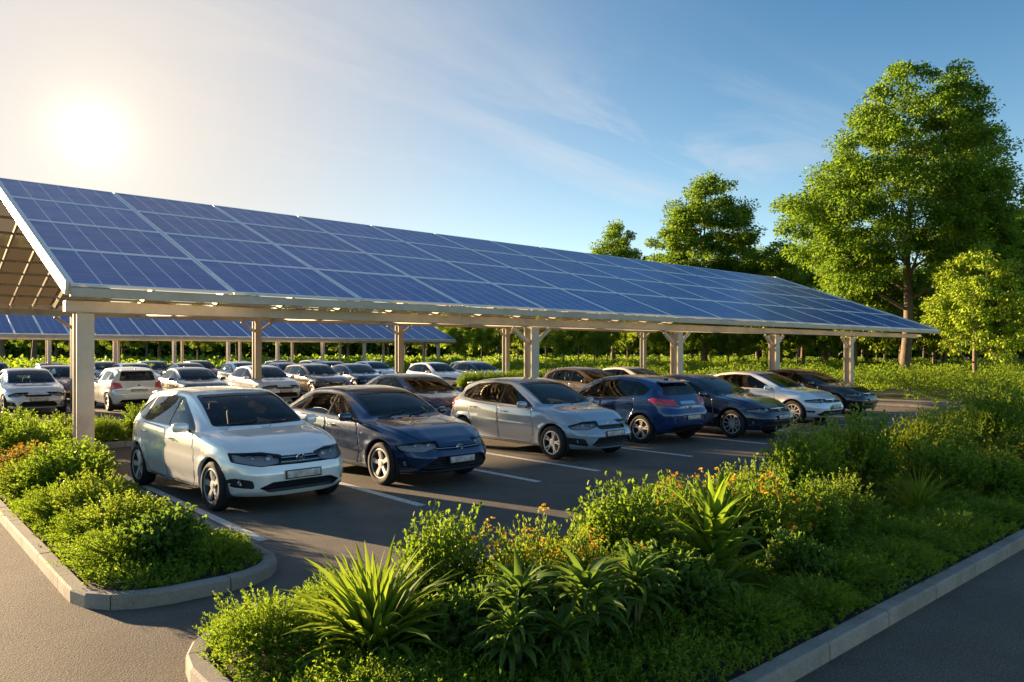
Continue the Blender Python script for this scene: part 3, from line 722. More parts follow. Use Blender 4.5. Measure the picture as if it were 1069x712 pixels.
# tall white five-door hatchback
CAR_SPECS['compact'] = base_spec(L=4.05, W=1.76, H=1.50, top_z=1.49, yf=-1.25, yr=1.33, cowl=(-.98, .99),
    top=[(-2.02, .70), (-1.9, .765), (-1.5, .88), (-1.08, .965), (-.96, .995), (-.70, 1.15), (-.20, 1.40), (.05, 1.465), (.5, 1.495), (1.0, 1.475), (1.45, 1.41), (1.62, 1.36), (1.82, 1.05), (1.93, .93), (2.02, .84)],
    belt=[(-2.02, .66), (-1.85, .72), (-1.4, .83), (-.9, .925), (0, .955), (1.2, 1.0), (1.75, .97), (2.02, .78)],
    sill=[(-2.02, .22), (-1.7, .20), (0, .20), (1.7, .23), (2.02, .30)],
    roofw=[(-2.02, .86), (-1.3, .84), (-.98, .80), (-.6, .76), (0, .70), (1.2, .685), (1.6, .70), (2.02, .82)],
    nose=[(.2, .07), (.30, .0), (.50, .0), (.60, .03), (.70, .12), (.80, .16)], tail=[(.28, .06), (.42, 0), (.62, .0), (.72, .08), (1.0, .10), (1.4, .06)],
    dlo=[(-.74, .955), (.10, 1.375), (.60, 1.395), (1.18, 1.36), (1.60, 1.15), (1.52, 1.06), (1.0, 1.0)], pillars=(.22, 1.12),
    screen=[(-.3, 1.005), (.66, 1.02), (.575, 1.405), (-.3, 1.43)], rear_screen=[(-.3, 1.02), (.58, 1.03), (.50, 1.34), (-.3, 1.36)], rs_y=1.45,
    doors=[[(-.72, .93), (.20, .945), (.20, .26), (-.70, .26), (-.80, .5)], [(.225, .945), (1.13, .985), (1.16, .80), (.86, .26), (.225, .26)]],
    handle=[(.02, .83), (.95, .86)], mirror=(-.52, .965), handle_mat='chrome',
    ha=50, headlight=[[(-1.06, .61), (-.86, .592), (-.46, .645), (-.40, .755), (-.80, .755), (-1.04, .71)]],
    chrome=[[(-.3, .665), (.56, .68), (.56, .69), (-.3, .676)], [(-.3, .615), (.50, .63), (.50, .641), (-.3, .626)]],
    grille=[[(-.3, .588), (.52, .60), (.62, .70), (-.3, .70)]], intake=[[(-.3, .275), (.44, .275), (.56, .335), (.40, .40), (-.3, .405)]], fog=[[(.60, .33), (.78, .34), (.82, .43), (.76, .455), (.62, .43)]],
    taillight=[[(.54, 1.96, .80), (.84, 1.72, .74), (.84, 1.60, .90), (.74, 1.68, 1.0), (.60, 1.86, .95)]], rear_black=[(-.3, .30), (.62, .30), (.55, .40), (-.3, .42)],
    plate=(.475, .70), badge=(.655, .86, 'monogram'), badge_r=.062, rim='five', spoiler=(1.60, 1.385, 1.02))

# four-door fastback saloon
CAR_SPECS['saloon'] = base_spec(L=4.55, W=1.78, H=1.43, top_z=1.43, yf=-1.38, yr=1.37, cowl=(-1.02, .965), nf=4.2,
    top=[(-2.27, .66), (-2.15, .73), (-1.7, .86), (-1.2, .935), (-1.0, .97), (-.72, 1.12), (-.22, 1.335), (.05, 1.40), (.45, 1.43), (.9, 1.41), (1.3, 1.32), (1.75, 1.13), (2.0, 1.035), (2.2, 1.0), (2.27, .90)],
    belt=[(-2.27, .63), (-2.05, .70), (-1.5, .82), (-1.0, .905), (0, .935), (1.2, .975), (1.9, .97), (2.27, .82)],
    sill=[(-2.27, .22), (-1.9, .19), (0, .20), (1.9, .22), (2.27, .32)],
    roofw=[(-2.27, .86), (-1.4, .84), (-1.0, .80), (-.6, .75), (0, .69), (.9, .665), (1.5, .69), (1.9, .78), (2.27, .84)],
    nose=[(.2, .08), (.30, .0), (.46, .0), (.56, .05), (.66, .15), (.80, .20)], tail=[(.28, .08), (.45, 0), (.70, .03), (.95, .10), (1.05, .06)],
    dlo=[(-.78, .935), (.06, 1.315), (.50, 1.335), (.95, 1.305), (1.42, 1.12), (1.50, 1.035), (.9, .985)], pillars=(.17, 1.02),
    screen=[(-.3, .975), (.67, .99), (.575, 1.335), (-.3, 1.365)], rear_screen=[(-.3, 1.09), (.60, 1.10), (.50, 1.325), (-.3, 1.35)], rs_y=1.0,
    doors=[[(-.76, .91), (.15, .925), (.15, .26), (-.76, .26), (-.86, .5)], [(.175, .925), (1.05, .955), (1.12, .80), (.90, .26), (.175, .26)]],
    handle=[(-.03, .83), (.88, .86)], mirror=(-.56, .94), handle_mat='car_paint',
    ha=50, headlight=[[(-1.14, .60), (-.90, .53), (-.54, .54), (-.44, .625), (-.78, .675), (-1.08, .69)]],
    chrome=[[(-.3, .565), (.44, .58), (.44, .588), (-.3, .573)]], grille=[[(-.3, .54), (.42, .556), (.44, .60), (-.3, .60)]],
    intake=[[(-.3, .25), (.60, .25), (.66, .29), (.42, .47), (-.3, .47)]], fog=[[(.66, .30), (.82, .34), (.86, .45), (.80, .44)]],
    taillight=[[(.50, 2.22, .84), (.84, 1.95, .80), (.84, 1.78, .90), (.80, 1.90, .95), (.52, 2.15, .95)]], rear_black=[(-.3, .30), (.62, .30), (.55, .38), (-.3, .40)],
    plate=(.41, .72), badge=(.575, .88, 'ellipse'), badge_r=.05, rim='five', R=.325, Ra=.375)

# rounded silver hatchback
CAR_SPECS['hatch'] = base_spec(L=4.30, W=1.79, H=1.48, top_z=1.48, yf=-1.33, yr=1.36, cowl=(-1.04, .97), nf=4.0,
    top=[(-2.15, .66), (-2.05, .73), (-1.6, .875), (-1.15, .945), (-1.0, .985), (-.72, 1.14), (-.2, 1.375), (.1, 1.45), (.5, 1.48), (1.0, 1.455), (1.45, 1.37), (1.62, 1.31), (1.90, 1.06), (2.03, .95), (2.15, .84)],
    belt=[(-2.15, .62), (-1.95, .69), (-1.4, .82), (-.95, .91), (0, .945), (1.2, 1.0), (1.85, .98), (2.15, .78)],
    sill=[(-2.15, .23), (-1.8, .20), (0, .20), (1.8, .23), (2.15, .31)],
    roofw=[(-2.15, .86), (-1.4, .84), (-1.02, .80), (-.6, .75), (0, .69), (1.2, .67), (1.65, .69), (2.15, .82)],
    nose=[(.2, .08), (.32, .0), (.48, .0), (.58, .05), (.68, .16), (.80, .2)], tail=[(.28, .08), (.45, 0), (.66, .0), (.78, .08), (1.0, .10), (1.4, .06)],
    dlo=[(-.80, .945), (.08, 1.355), (.60, 1.385), (1.15, 1.34), (1.50, 1.19), (1.42, 1.05), (.9, 1.0)], pillars=(.20, 1.16),
    screen=[(-.3, .985), (.67, 1.0), (.575, 1.385), (-.3, 1.415)], rear_screen=[(-.3, 1.05), (.60, 1.06), (.50, 1.30), (-.3, 1.32)], rs_y=1.42,
    doors=[[(-.78, .92), (.18, .935), (.18, .26), (-.76, .26), (-.86, .5)], [(.205, .935), (1.16, .985), (1.18, .80), (.90, .26), (.205, .26)]],
    handle=[(.0, .83), (.98, .87)], mirror=(-.58, .95), handle_mat='car_paint',
    ha=48, headlight=[[(-1.12, .65), (-.92, .585), (-.60, .58), (-.53, .645), (-.80, .72), (-1.08, .73)]],
    chrome=[[(-.3, .665), (.22, .672), (.30, .69), (-.3, .682)]], grille=[[(-.3, .575), (.34, .585), (.38, .65), (-.3, .66)]],
    intake=[[(-.3, .27), (.44, .27), (.54, .31), (.42, .44), (-.3, .44)]], fog=[[(.58, .28), (.80, .32), (.86, .44), (.64, .42)]],
    taillight=[[(.44, 2.10, .84), (.84, 1.80, .86), (.84, 1.56, .96), (.80, 1.62, 1.0), (.48, 2.0, .97)]], garnish=[(-.3, .86), (.28, .87), (.24, .93), (-.3, .93)], rear_black=[(-.3, .30), (.68, .30), (.6, .40), (-.3, .42)],
    plate=(.50, .58), badge=(.672, .80, 'letter'), badge_r=.05, rim='twin', spoiler=(1.60, 1.345, 1.0))

# low wide hatchback, rounder nose
CAR_SPECS['sport'] = dict(CAR_SPECS['hatch'], L=4.35, W=1.80, nf=4.4, rim='ten', R=.33, Ra=.38,
    top=[(-2.18, .70), (-2.05, .775), (-1.6, .90), (-1.15, .96), (-1.0, .985), (-.72, 1.12), (-.15, 1.36), (.15, 1.43), (.5, 1.45), (1.0, 1.42), (1.45, 1.33), (1.68, 1.27), (1.95, 1.05), (2.05, .95), (2.18, .84)],
    belt=[(-2.18, .66), (-1.95, .73), (-1.4, .84), (-.95, .915), (0, .945), (1.2, .995), (1.85, .98), (2.18, .78)],
    sill=[(-2.18, .21), (-1.8, .19), (0, .19), (1.8, .22), (2.18, .30)], roofw=[(-2.18, .86), (-1.4, .84), (-1.02, .80), (-.6, .75), (0, .69), (1.2, .66), (1.65, .67), (2.18, .82)],
    dlo=[(-.78, .945), (.12, 1.335), (.60, 1.355), (1.15, 1.31), (1.58, 1.16), (1.48, 1.05), (.9, 1.0)],
    screen=[(-.3, .985), (.67, 1.0), (.575, 1.365), (-.3, 1.395)], rear_screen=[(-.3, 1.04), (.60, 1.05), (.50, 1.27), (-.3, 1.29)], rs_y=1.46,
    headlight=[[(-1.14, .66), (-.92, .60), (-.52, .625), (-.50, .685), (-.80, .715), (-1.10, .72)]],
    chrome=[[(-.3, .685), (.46, .69), (.46, .70), (-.3, .697)]], grille=[[(-.3, .60), (.44, .61), (.50, .68), (-.3, .68)]],
    intake=[[(-.3, .26), (.62, .26), (.70, .30), (.56, .40), (-.3, .40)]], fog=[[(.72, .34), (.84, .36), (.86, .40), (.72, .40)]],
    badge=(.645, .80, 'letter'), plate=(.50, .58), spoiler=(1.66, 1.30, 1.0))

# long-roofed estate
CAR_SPECS['estate'] = dict(CAR_SPECS['saloon'], L=4.6, H=1.5, top_z=1.49, rim='seven',
    top=[(-2.3, .70), (-2.15, .78), (-1.7, .90), (-1.2, .97), (-1.0, 1.0), (-.72, 1.15), (-.22, 1.39), (.05, 1.46), (.45, 1.49), (1.0, 1.48), (1.6, 1.43), (1.9, 1.36), (2.1, 1.08), (2.2, .95), (2.3, .86)],
    belt=[(-2.3, .66), (-2.05, .74), (-1.5, .85), (-1.0, .935), (0, .955), (1.2, .985), (1.95, .98), (2.3, .80)], sill=[(-2.3, .24), (-1.9, .22), (0, .22), (1.9, .24), (2.3, .32)],
    roofw=[(-2.3, .86), (-1.4, .84), (-1.0, .80), (-.6, .75), (0, .70), (1.2, .69), (1.9, .70), (2.3, .84)],
    dlo=[(-.78, .965), (.06, 1.37), (.50, 1.395), (1.2, 1.38), (1.75, 1.30), (1.90, 1.08), (.9, 1.0)], pillars=(.17, 1.08),
    screen=[(-.3, 1.005), (.67, 1.02), (.585, 1.395), (-.3, 1.425)], rear_screen=[(-.3, 1.04), (.62, 1.05), (.54, 1.34), (-.3, 1.36)], rs_y=1.75,
    headlight=[[(-1.16, .665), (-.86, .60), (-.52, .615), (-.44, .67), (-.80, .705), (-1.12, .725)]], chrome=[[(-.3, .675), (.46, .68), (.46, .69), (-.3, .686)]],
    grille=[[(-.3, .57), (.44, .585), (.48, .68), (-.3, .68)]], badge=(.635, .86, 'ellipse'), plate=(.46, .68))
# ------------------------------------------------------------------ plants
def unit(v): return v/np.maximum(np.linalg.norm(v, axis=-1, keepdims=True), 1e-9)
def leaf_geo(P, D, Ln, Wd, fold=.25, droop=.15, base=0):
    """pointed leaves of two quads folded along the midrib: positions, directions, lengths, widths"""
    n = len(P); D = unit(D); R = unit(RNG.normal(size=(n, 3))+np.array([0, 0, 1.6])); S = unit(np.cross(D, R)); U = np.cross(S, D)
    Ln = np.broadcast_to(Ln, n)[:, None]; Wd = np.broadcast_to(Wd, n)[:, None]
    dr = np.array([0, 0, -1.])*droop*Ln
    l1 = P+D*Ln*.3; l2 = P+D*Ln*.68+dr*.4; tip = P+D*Ln+dr
    V = np.stack([P, l1-S*Wd*.5+U*Wd*fold, l2-S*Wd*.36+U*Wd*fold*.7, tip, l2+S*Wd*.36+U*Wd*fold*.7, l1+S*Wd*.5+U*Wd*fold], 1).reshape(-1, 3)
    i = np.arange(n)[:, None]*6+base
    F = np.concatenate([i+np.array([[0, 1, 2, 3]]), i+np.array([[0, 3, 4, 5]])], 1).reshape(-1, 4)
    return V, F
def tube(pts, rad, k=7):
    pts = np.asarray(pts, float); rad = np.asarray(rad, float); n = len(pts)
    T = unit(np.gradient(pts, axis=0)); ref = np.where(np.abs(T[:, 2:3]) > .9, np.array([[1., 0, 0]]), np.array([[0, 0, 1.]])); A = unit(np.cross(T, ref)); B = np.cross(T, A)
    for i in range(1, n):
        A[i] = A[i-1]-T[i]*np.dot(A[i-1], T[i]); A[i] /= np.linalg.norm(A[i])+1e-9; B[i] = np.cross(T[i], A[i])
    th = np.linspace(0, 2*math.pi, k, endpoint=False)
    V = (pts[:, None]+rad[:, None, None]*(np.cos(th)[None, :, None]*A[:, None]+np.sin(th)[None, :, None]*B[:, None])).reshape(-1, 3)
    i, j = np.meshgrid(np.arange(n-1), np.arange(k), indexing='ij'); a = i*k+j; b = i*k+(j+1) % k
    return V, np.stack([a, b, b+k, a+k], -1).reshape(-1, 4)
class Geo:
    def __init__(s): s.V = []; s.F = []; s.n = 0
    def add(s, V, F): s.V.append(V); s.F.append(np.asarray(F)+s.n); s.n += len(V)
    def out(s): return np.concatenate(s.V), np.concatenate(s.F)
def sphere_dirs(n, zmin=-.2):
    z = RNG.uniform(zmin, 1, n); a = RNG.uniform(0, 2*math.pi, n); r = np.sqrt(1-z*z); return np.stack([r*np.cos(a), r*np.sin(a), z], 1)

def make_shrub(name, rx, ry, h, twigs, per, ln, wd, mat_, flowers=None, upright=.3, wob=.22, stemr=.004, lobes=9):
    """a leafy shrub: twigs fan out to an uneven surface, leaves sit along them"""
    root = empty(name); lob = sphere_dirs(lobes, -.05); amp = RNG.uniform(-.25, .32, lobes)
    d = sphere_dirs(twigs, -.1); k = np.exp(-((1-d@lob.T)/.10)); rad = 1+(k*amp).sum(1)
    rad *= RNG.uniform(1-wob*1.6, 1+wob*.55, twigs)
    end = d*rad[:, None]*np.array([rx, ry, h*.62])+np.array([0, 0, h*.38]); end[:, 2] = np.maximum(end[:, 2], .02)
    start = end*np.array([.25, .25, .2]); mid = (start+end)/2+np.array([0, 0, .10*h])
    g = Geo(); tw = Geo(); t = RNG.uniform(.42, 1, (twigs, per)); t[:, 0] = 1
    a = (1-t)**2; b = 2*t*(1-t); c = t*t
    P = a[..., None]*start[:, None]+b[..., None]*mid[:, None]+c[..., None]*end[:, None]; ax = unit(2*(1-t)[..., None]*(mid-start)[:, None]+2*t[..., None]*(end-mid)[:, None])
    Dl = ax*.55+RNG.normal(size=P.shape)*.55+np.array([0, 0, upright]); P = P.reshape(-1, 3); Dl = Dl.reshape(-1, 3); keep = P[:, 2] > .01; P = P[keep]; Dl = Dl[keep]
    sz = RNG.uniform(.6, 1.15, len(P)); g.add(*leaf_geo(P, Dl, ln*sz, wd*sz))
    V, F = g.out(); np_mesh('foliage', V, F, [M[mat_]], root)
    sel = RNG.choice(twigs, min(twigs, 70), replace=False)
    for i in sel:
        tt = np.linspace(0, 1, 5)[:, None]; tw.add(*tube((1-tt)**2*start[i]+2*tt*(1-tt)*mid[i]+tt**2*end[i], np.linspace(stemr*1.6, stemr*.5, 5), 4))
    V, F = tw.out(); np_mesh('stem', V, F, [M['stem']], root)
    if flowers:
        nf, fr, fm = flowers; top = np.where(d[:, 2] > .05)[0]; sel = RNG.choice(top, min(nf, len(top)), replace=False); fg = Geo()
        for i in sel:
            c = end[i]*1.03+np.array([0, 0, .03])
            for hd in range(RNG.integers(2, 5)):
                cc = c+RNG.normal(size=3)*fr*.9; ax = unit(np.array([[0, 0, 1.]])+RNG.normal(size=(1, 3))*.5)[0]; u = unit(np.cross(ax, [1, .2, 0.])); v = np.cross(ax, u)
                th = np.arange(6)/6*2*math.pi+RNG.uniform(0, 1); Dp = np.cos(th)[:, None]*u+np.sin(th)[:, None]*v+ax*.45
                fg.add(*leaf_geo(np.repeat(cc[None], 6, 0), Dp, fr, fr*.75, .1, .05))
        V, F = fg.out(); np_mesh('flowers', V, F, [M[fm]], root)['kind'] = 'stuff'
    return root

def blade(p0, ang, ln, wd, rise, curl, seg=9, vfold=.22):
    """one long arching leaf"""
    t = np.linspace(0, 1, seg); out = np.array([math.cos(ang), math.sin(ang), 0]); th = rise-curl*t**1.4
    step = ln/(seg-1); pts = [np.array(p0, float)]
    for a in th[:-1]: pts.append(pts[-1]+(out*math.cos(a)+np.array([0, 0, math.sin(a)]))*step)
    pts = np.array(pts); T = unit(np.gradient(pts, axis=0)); S = np.tile(np.array([-math.sin(ang), math.cos(ang), 0]), (seg, 1)); tw = RNG.normal()*.35*t; U = np.cross(S, T)*-1
    S = S*np.cos(tw)[:, None]+U*np.sin(tw)[:, None]
    w = wd*np.sin(np.pi*np.clip(t*.93+.07, 0, 1)**.62)**.8*.5; w[-1] = .0008; w[0] = wd*.22; U = np.cross(T, S)
    L_ = pts-S*w[:, None]+U*(w*vfold*2)[:, None]; R_ = pts+S*w[:, None]+U*(w*vfold*2)[:, None]
    V = np.stack([L_, pts, R_], 1).reshape(-1, 3); i = np.arange(seg-1)[:, None]*3
    return V, np.concatenate([i+np.array([[0, 1, 4, 3]]), i+np.array([[1, 2, 5, 4]])], 1).reshape(-1, 4)
def make_strap_plant(name, n, ln, wd, mat_, rise=(.25, 1.5), curl=(.5, 1.6), spread=.05, tiers=None):
    root = empty(name); g = Geo(); st = Geo()
    for (tx, ty, tz, sc) in (tiers or [(0, 0, 0, 1)]):
        if tz > .05: st.add(*tube([(tx*.3, ty*.3, 0), (tx*.7, ty*.7, tz*.5), (tx, ty, tz)], [.014, .012, .010], 6))
        for i in range(n):
            u = (i+.5)/n; a = i*2.39996+RNG.normal()*.15; r = rise[1]-(rise[1]-rise[0])*u+RNG.normal()*.08
            l = ln*sc*RNG.uniform(.75, 1.1)*(.78+.3*math.sin(math.pi*min(1, u+.15)))
            g.add(*blade((tx+spread*u*math.cos(a), ty+spread*u*math.sin(a), tz+.02+.03*(1-u)), a, l, wd*sc*RNG.uniform(.8, 1.15), r, RNG.uniform(*curl)*(.5+.7*u)))
    V, F = g.out(); np_mesh('foliage', V, F, [M[mat_]], root)
    if st.n: V, F = st.out(); np_mesh('stem', V, F, [M['stem']], root)
    return root

def ground_cover(name, pts, hts, ln, wd, mat_, label):
    """low carpet: tufts of leaves at the given points"""
    per = 12; n = len(pts); base = np.column_stack([pts, np.zeros(n)]); up = unit(RNG.normal(size=(n, 3))*.5+np.array([0, 0, 1.]))
    t = RNG.uniform(.3, 1, (n, per)); P = base[:, None]+up[:, None]*(t*hts[:, None])[..., None]; Dl = up[:, None]*.7+RNG.normal(size=P.shape)*.6
    P = P.reshape(-1, 3); sz = RNG.uniform(.6, 1.2, len(P)); V, F = leaf_geo(P, Dl.reshape(-1, 3), np.repeat(ln, per)*sz, np.repeat(wd, per)*sz)
    return tag(np_mesh(name, V, F, [M[mat_]]), label, 'ground cover', kind='stuff')

def make_tree(name, H, crown_r, crown_lo, trunk_r, clumps, per, ln, mat_, limbs=9, lean=(0, 0), shape=1.0, trunk_mat='bark', squash=.55, clump_r=None, seedlobes=10):
    """trunk, limbs reaching into the crown, leaf clumps with gaps between them"""
    root = empty(name); zc = (H+crown_lo)/2; rz = (H-crown_lo)/2; g = Geo(); tk = Geo()
    lob = sphere_dirs(seedlobes, -.7); amp = RNG.uniform(-.30, .30, seedlobes)
    d = sphere_dirs(clumps, -.85); rad = 1+(np.exp(-((1-d@lob.T)/.16))*amp).sum(1); rr = RNG.uniform(.25, 1, clumps)**.40*rad
    wide = 1-.30*np.clip(d[:, 2], 0, 1)*shape
    C = d*rr[:, None]*np.column_stack([crown_r*wide, crown_r*wide, np.full(clumps, rz)])+np.array([lean[0], lean[1], zc])
    cr = clump_r or crown_r*.15
    # trunk and limbs
    zt = crown_lo+(H-crown_lo)*.72; tz = np.linspace(0, zt, 12); tx = np.column_stack([lean[0]*(tz/zt)**1.5+np.sin(tz*.9)*trunk_r*.25, lean[1]*(tz/zt)**1.5+np.cos(tz*.7)*trunk_r*.25, tz])
    tr = trunk_r*(1-.80*(tz/zt)**1.1)+trunk_r*.5*np.exp(-tz/(trunk_r*1.6)); tk.add(*tube(tx, tr, 12))
    att = [tx[i] for i in range(3, 12)]; atr = [tr[i] for i in range(3, 12)]
    order = np.argsort(-np.linalg.norm(C-np.array([lean[0], lean[1], zc]), axis=1)); main = []
    for j in range(limbs):
        a = j*2.4+RNG.uniform(-.3, .3); u = (j+.3)/limbs; z0 = crown_lo*.9+(zt-crown_lo)*u*.9; p0 = np.array([np.interp(z0, tz, tx[:, k]) for k in range(3)])
        rl = crown_r*RNG.uniform(.55, .82)*(1-.35*u); e = p0+np.array([math.cos(a)*rl, math.sin(a)*rl, rl*RNG.uniform(.45, .95)]); e[2] = min(e[2], H-.1*rz)
        t = np.linspace(0, 1, 9)[:, None]; m = (p0+e)/2+np.array([math.cos(a), math.sin(a), -.3])*rl*.10; pts = (1-t)**2*p0+2*t*(1-t)*m+t**2*e+RNG.normal(size=(9, 3))*rl*.014*t
        r0 = np.interp(z0, tz, tr)*.44; ra = r0*(1-.82*t[:, 0]); tk.add(*tube(pts, ra, 7))
        att += list(pts[2:]); atr += list(ra[2:])
    A = np.array(att); AR = np.array(atr); done = 0
    for i in RNG.permutation(clumps)[:int(clumps*.65)]:
        k = np.argmin(np.linalg.norm(A-C[i], axis=1)+.6*np.maximum(0, A[:, 2]-C[i, 2])); L0 = np.linalg.norm(A[k]-C[i])
        if L0 < .2: continue
        t = np.linspace(0, 1, 5)[:, None]; m = (A[k]+C[i])/2+np.array([0, 0, -.08*L0]); tk.add(*tube((1-t)**2*A[k]+2*t*(1-t)*m+t**2*C[i], np.linspace(min(AR[k]*.6, .012+L0*.012), .006, 5), 5))
    V, F = tk.out(); np_mesh('trunk', V, F, [M[trunk_mat]], root)
    off = RNG.normal(size=(clumps, per, 3)); off = off/np.linalg.norm(off, axis=-1, keepdims=True)*RNG.uniform(0, 1, (clumps, per, 1))**.5
    csz = RNG.uniform(.6, 1.35, (clumps, 1, 1))*cr
    P = C[:, None]+off*csz*np.array([1, 1, squash]); out = unit(C-np.array([lean[0], lean[1], zc-.3*rz]))
    Dl = off*.7+out[:, None]*.4+RNG.normal(size=off.shape)*.45+np.array([0, 0, -.15]); P = P.reshape(-1, 3); sz = RNG.uniform(.6, 1.2, len(P))
    g.add(*leaf_geo(P, Dl.reshape(-1, 3), ln*sz, ln*.62*sz, .18, .2)); V, F = g.out(); np_mesh('crown', V, F, [M[mat_]], root)
    return root
# ------------------------------------------------------------------ ground
def sheet(name, pts, z, m, kind='structure', sub=0):
    bm = bmesh.new(); vs = [bm.verts.new((x, y, z)) for x, y in pts]; bm.faces.new(vs); bm.normal_update()
    for f in bm.faces:
        if f.normal.z < 0: f.normal_flip()
    return tag(finish(name, bm, [M[m]], None, False), kind=kind)
sheet('ground', [(-600, -300), (900, -300), (900, 900), (-600, 900)], -.012, 'earth_green')
sheet('parking_lot', [(-60, -30), (29.0, -30), (29.0, 60), (-60, 60)], 0, 'asphalt')
sheet('road', [(29.002, -30), (90, -30), (90, 1.2), (29.002, 1.2)], 0, 'asphalt')
for x0, x1, y0, y1 in ((3.20, 3.31, 7.7, 13.2), (5.49, 5.62, 8.1, 13.2), (7.87, 8.0, 8.4, 13.2), (9.35, 9.48, 8.5, 13.2), (12.0, 12.13, 8.5, 13.2), (14.9, 15.03, 8.6, 13.4), (17.7, 17.83, 8.7, 13.4), (20.5, 20.63, 8.7, 13.4), (22.0, 22.11, 8.8, 13.4), (25.4, 25.51, 8.8, 13.4)):
    sheet('parking_line', [(x0, y0), (x1, y0), (x1, y1), (x0, y1)], .004, 'road_paint')
for i in range(9):
    x0 = 3.1+i*2.6; sheet('parking_line', [(x0, 27.2), (x0+.1, 27.2), (x0+.1, 32.2), (x0, 32.2)], .004, 'road_paint')
# end pavement beside the meadow
sw = bmesh.new(); rbox(sw, (2.2, 62, .12), (30.12, 31.5, .06), bev=.02); tag(finish('pavement', sw, [M['pavement']], None, False), kind='structure')

def rrect(x0, x1, y0, y1, r, k=7):
    out = []
    for cx, cy, a0 in ((x1-r, y0+r, -90), (x1-r, y1-r, 0), (x0+r, y1-r, 90), (x0+r, y0+r, 180)):
        for i in range(k+1):
            a = math.radians(a0+90*i/k); out.append((cx+r*math.cos(a), cy+r*math.sin(a)))
    return out
def kerb(outline, wd=.13, h=.115, block=.92, detail=True):
    """kerb stones laid end to end round a closed outline (outer edge), small joints between them"""
    P = [Vector(p) for p in outline]; P.append(P[0]); cum = [0]
    for a, b in zip(P, P[1:]): cum.append(cum[-1]+(b-a).length)
    tot = cum[-1]; nb = max(4, round(tot/block))
    def pos(s):
        s %= tot
        for i in range(len(P)-1):
            if cum[i+1] >= s:
                d = P[i+1]-P[i]; t = (s-cum[i])/max(d.length, 1e-6); return P[i]+d*t
        return P[0]
    def nrm(s):
        d = pos(s+.05)-pos(s-.05); return Vector((-d.y, d.x)).normalized()
    bm = bmesh.new(); c = .016
    prof = [(0, 0), (0, h-c), (c, h), (wd-c, h), (wd, h-c), (wd, 0)]
    for b in range(nb):
        s0 = tot*b/nb+.005; s1 = tot*(b+1)/nb-.005; dz = random.uniform(-.003, .003); rows = []
        for k in range(5):
            s = s0+(s1-s0)*k/4; q = pos(s); n = nrm(s); rows.append([bm.verts.new((q.x+n.x*u, q.y+n.y*u, z+(dz if z > 0 else 0))) for u, z in prof])
        for A, B in zip(rows, rows[1:]):
            for i in range(5): bm.faces.new((A[i], B[i], B[i+1], A[i+1]))
        bm.faces.new(rows[0]); bm.faces.new(rows[-1][::-1])
    bmesh.ops.recalc_face_normals(bm, faces=bm.faces[:])
    return tag(finish('kerb', bm, [M['kerb_stone']], None, False), kind='structure')
BEDS = {'left': (1.28, 2.98, 6.25, 17.0, .62), 'front': (1.5, 27.5, 2.28, 5.35, .75), 'cross': (1.0, 8.4, 17.3, 18.9, .5), 'island': (1.0, 3.3, 23.6, 27.6, .6), 'hedge': (20.8, 28.6, 26.6, 28.4, .5)}
for nm, (x0, x1, y0, y1, r) in BEDS.items():
    kerb(rrect(x0, x1, y0, y1, r))
    s = rrect(x0+.14, x1-.14, y0+.14, y1-.14, r-.1); sheet('soil', s, .085, 'soil')

# ------------------------------------------------------------------ solar carports
def panel_mesh(a, b, m):
    """module lying flat: a along the eave, b up the slope; frame and glass are two meshes"""
    fr = bmesh.new(); t = .045; wf = .052
    for size, loc in (((a, wf, t), (0, -b/2+wf/2, 0)), ((a, wf, t), (0, b/2-wf/2, 0)), ((wf, b-2*wf, t), (-a/2+wf/2, 0, 0)), ((wf, b-2*wf, t), (a/2-wf/2, 0, 0))): rbox(fr, size, loc, bev=.003, seg=1)
    rbox(fr, (a-2*wf-.002, b-2*wf-.002, .006), (0, 0, -.015), bev=0, mat=1)
    gl = bmesh.new(); bmesh.ops.create_grid(gl, x_segments=1, y_segments=1, size=.5)
    for v in gl.verts: v.co = Vector((v.co.x*(a-2*wf), v.co.y*(b-2*wf), .014))
    o1 = finish('solar_panel', fr, [M['aluminium'], M['back_sheet']], None, False); o2 = finish('glass', gl, [M[m]], o1, False)
    return o1, o2
def bar(bm, p, q, w, h, bev=.012):
    """rectangular steel section from p to q"""
    p, q = Vector(p), Vector(q); d = q-p; e = d.to_track_quat('Y', 'Z').to_euler(); rbox(bm, (w, d.length, h), (p+q)/2, e, bev=bev, seg=2)
def post(root, x, y, zt, w, brace=True, base=True):
    bm = bmesh.new(); rbox(bm, (w*.62, w, zt), (0, 0, zt/2), bev=.012); rbox(bm, (w, w*.16, zt-.004), (0, -w*.5, zt/2-.002), bev=.006); rbox(bm, (w, w*.16, zt-.004), (0, w*.5, zt/2-.002), bev=.006)
    o = finish('post', bm, [M['steel_paint']], root, False); o.location = (x, y, 0)
    if base:
        b = bmesh.new(); rbox(b, (w*1.7, w*1.7, .025), (0, 0, .0125), bev=.005)
        for sx in (-1, 1):
            for sy in (-1, 1):
                rbox(b, (.04, .04, .03), (sx*w*.7, sy*w*.7, .037), bev=.006)
        finish('base_plate', b, [M['steel_paint']], o, False)
    if brace:
        for s in (-1, 1):
            b = bmesh.new(); bar(b, (s*w*.25, 0, zt-.42), (s*.62, 0, zt-.02), .075, .10); finish('brace', b, [M['steel_paint']], o, False)
    return o
def mem(root, name, p, q, w, h, m='steel_paint', bev=.01):
    b = bmesh.new(); bar(b, p, q, w, h, bev); return finish(name, b, [M[m]], root, False)
X0, X1 = 2.45, 37.6; YE, ZE, YR, ZR, YB, ZB = 13.0, 3.02, 21.2, 6.09, 29.4, 3.60; SL = math.atan2(ZR-ZE, YR-YE)
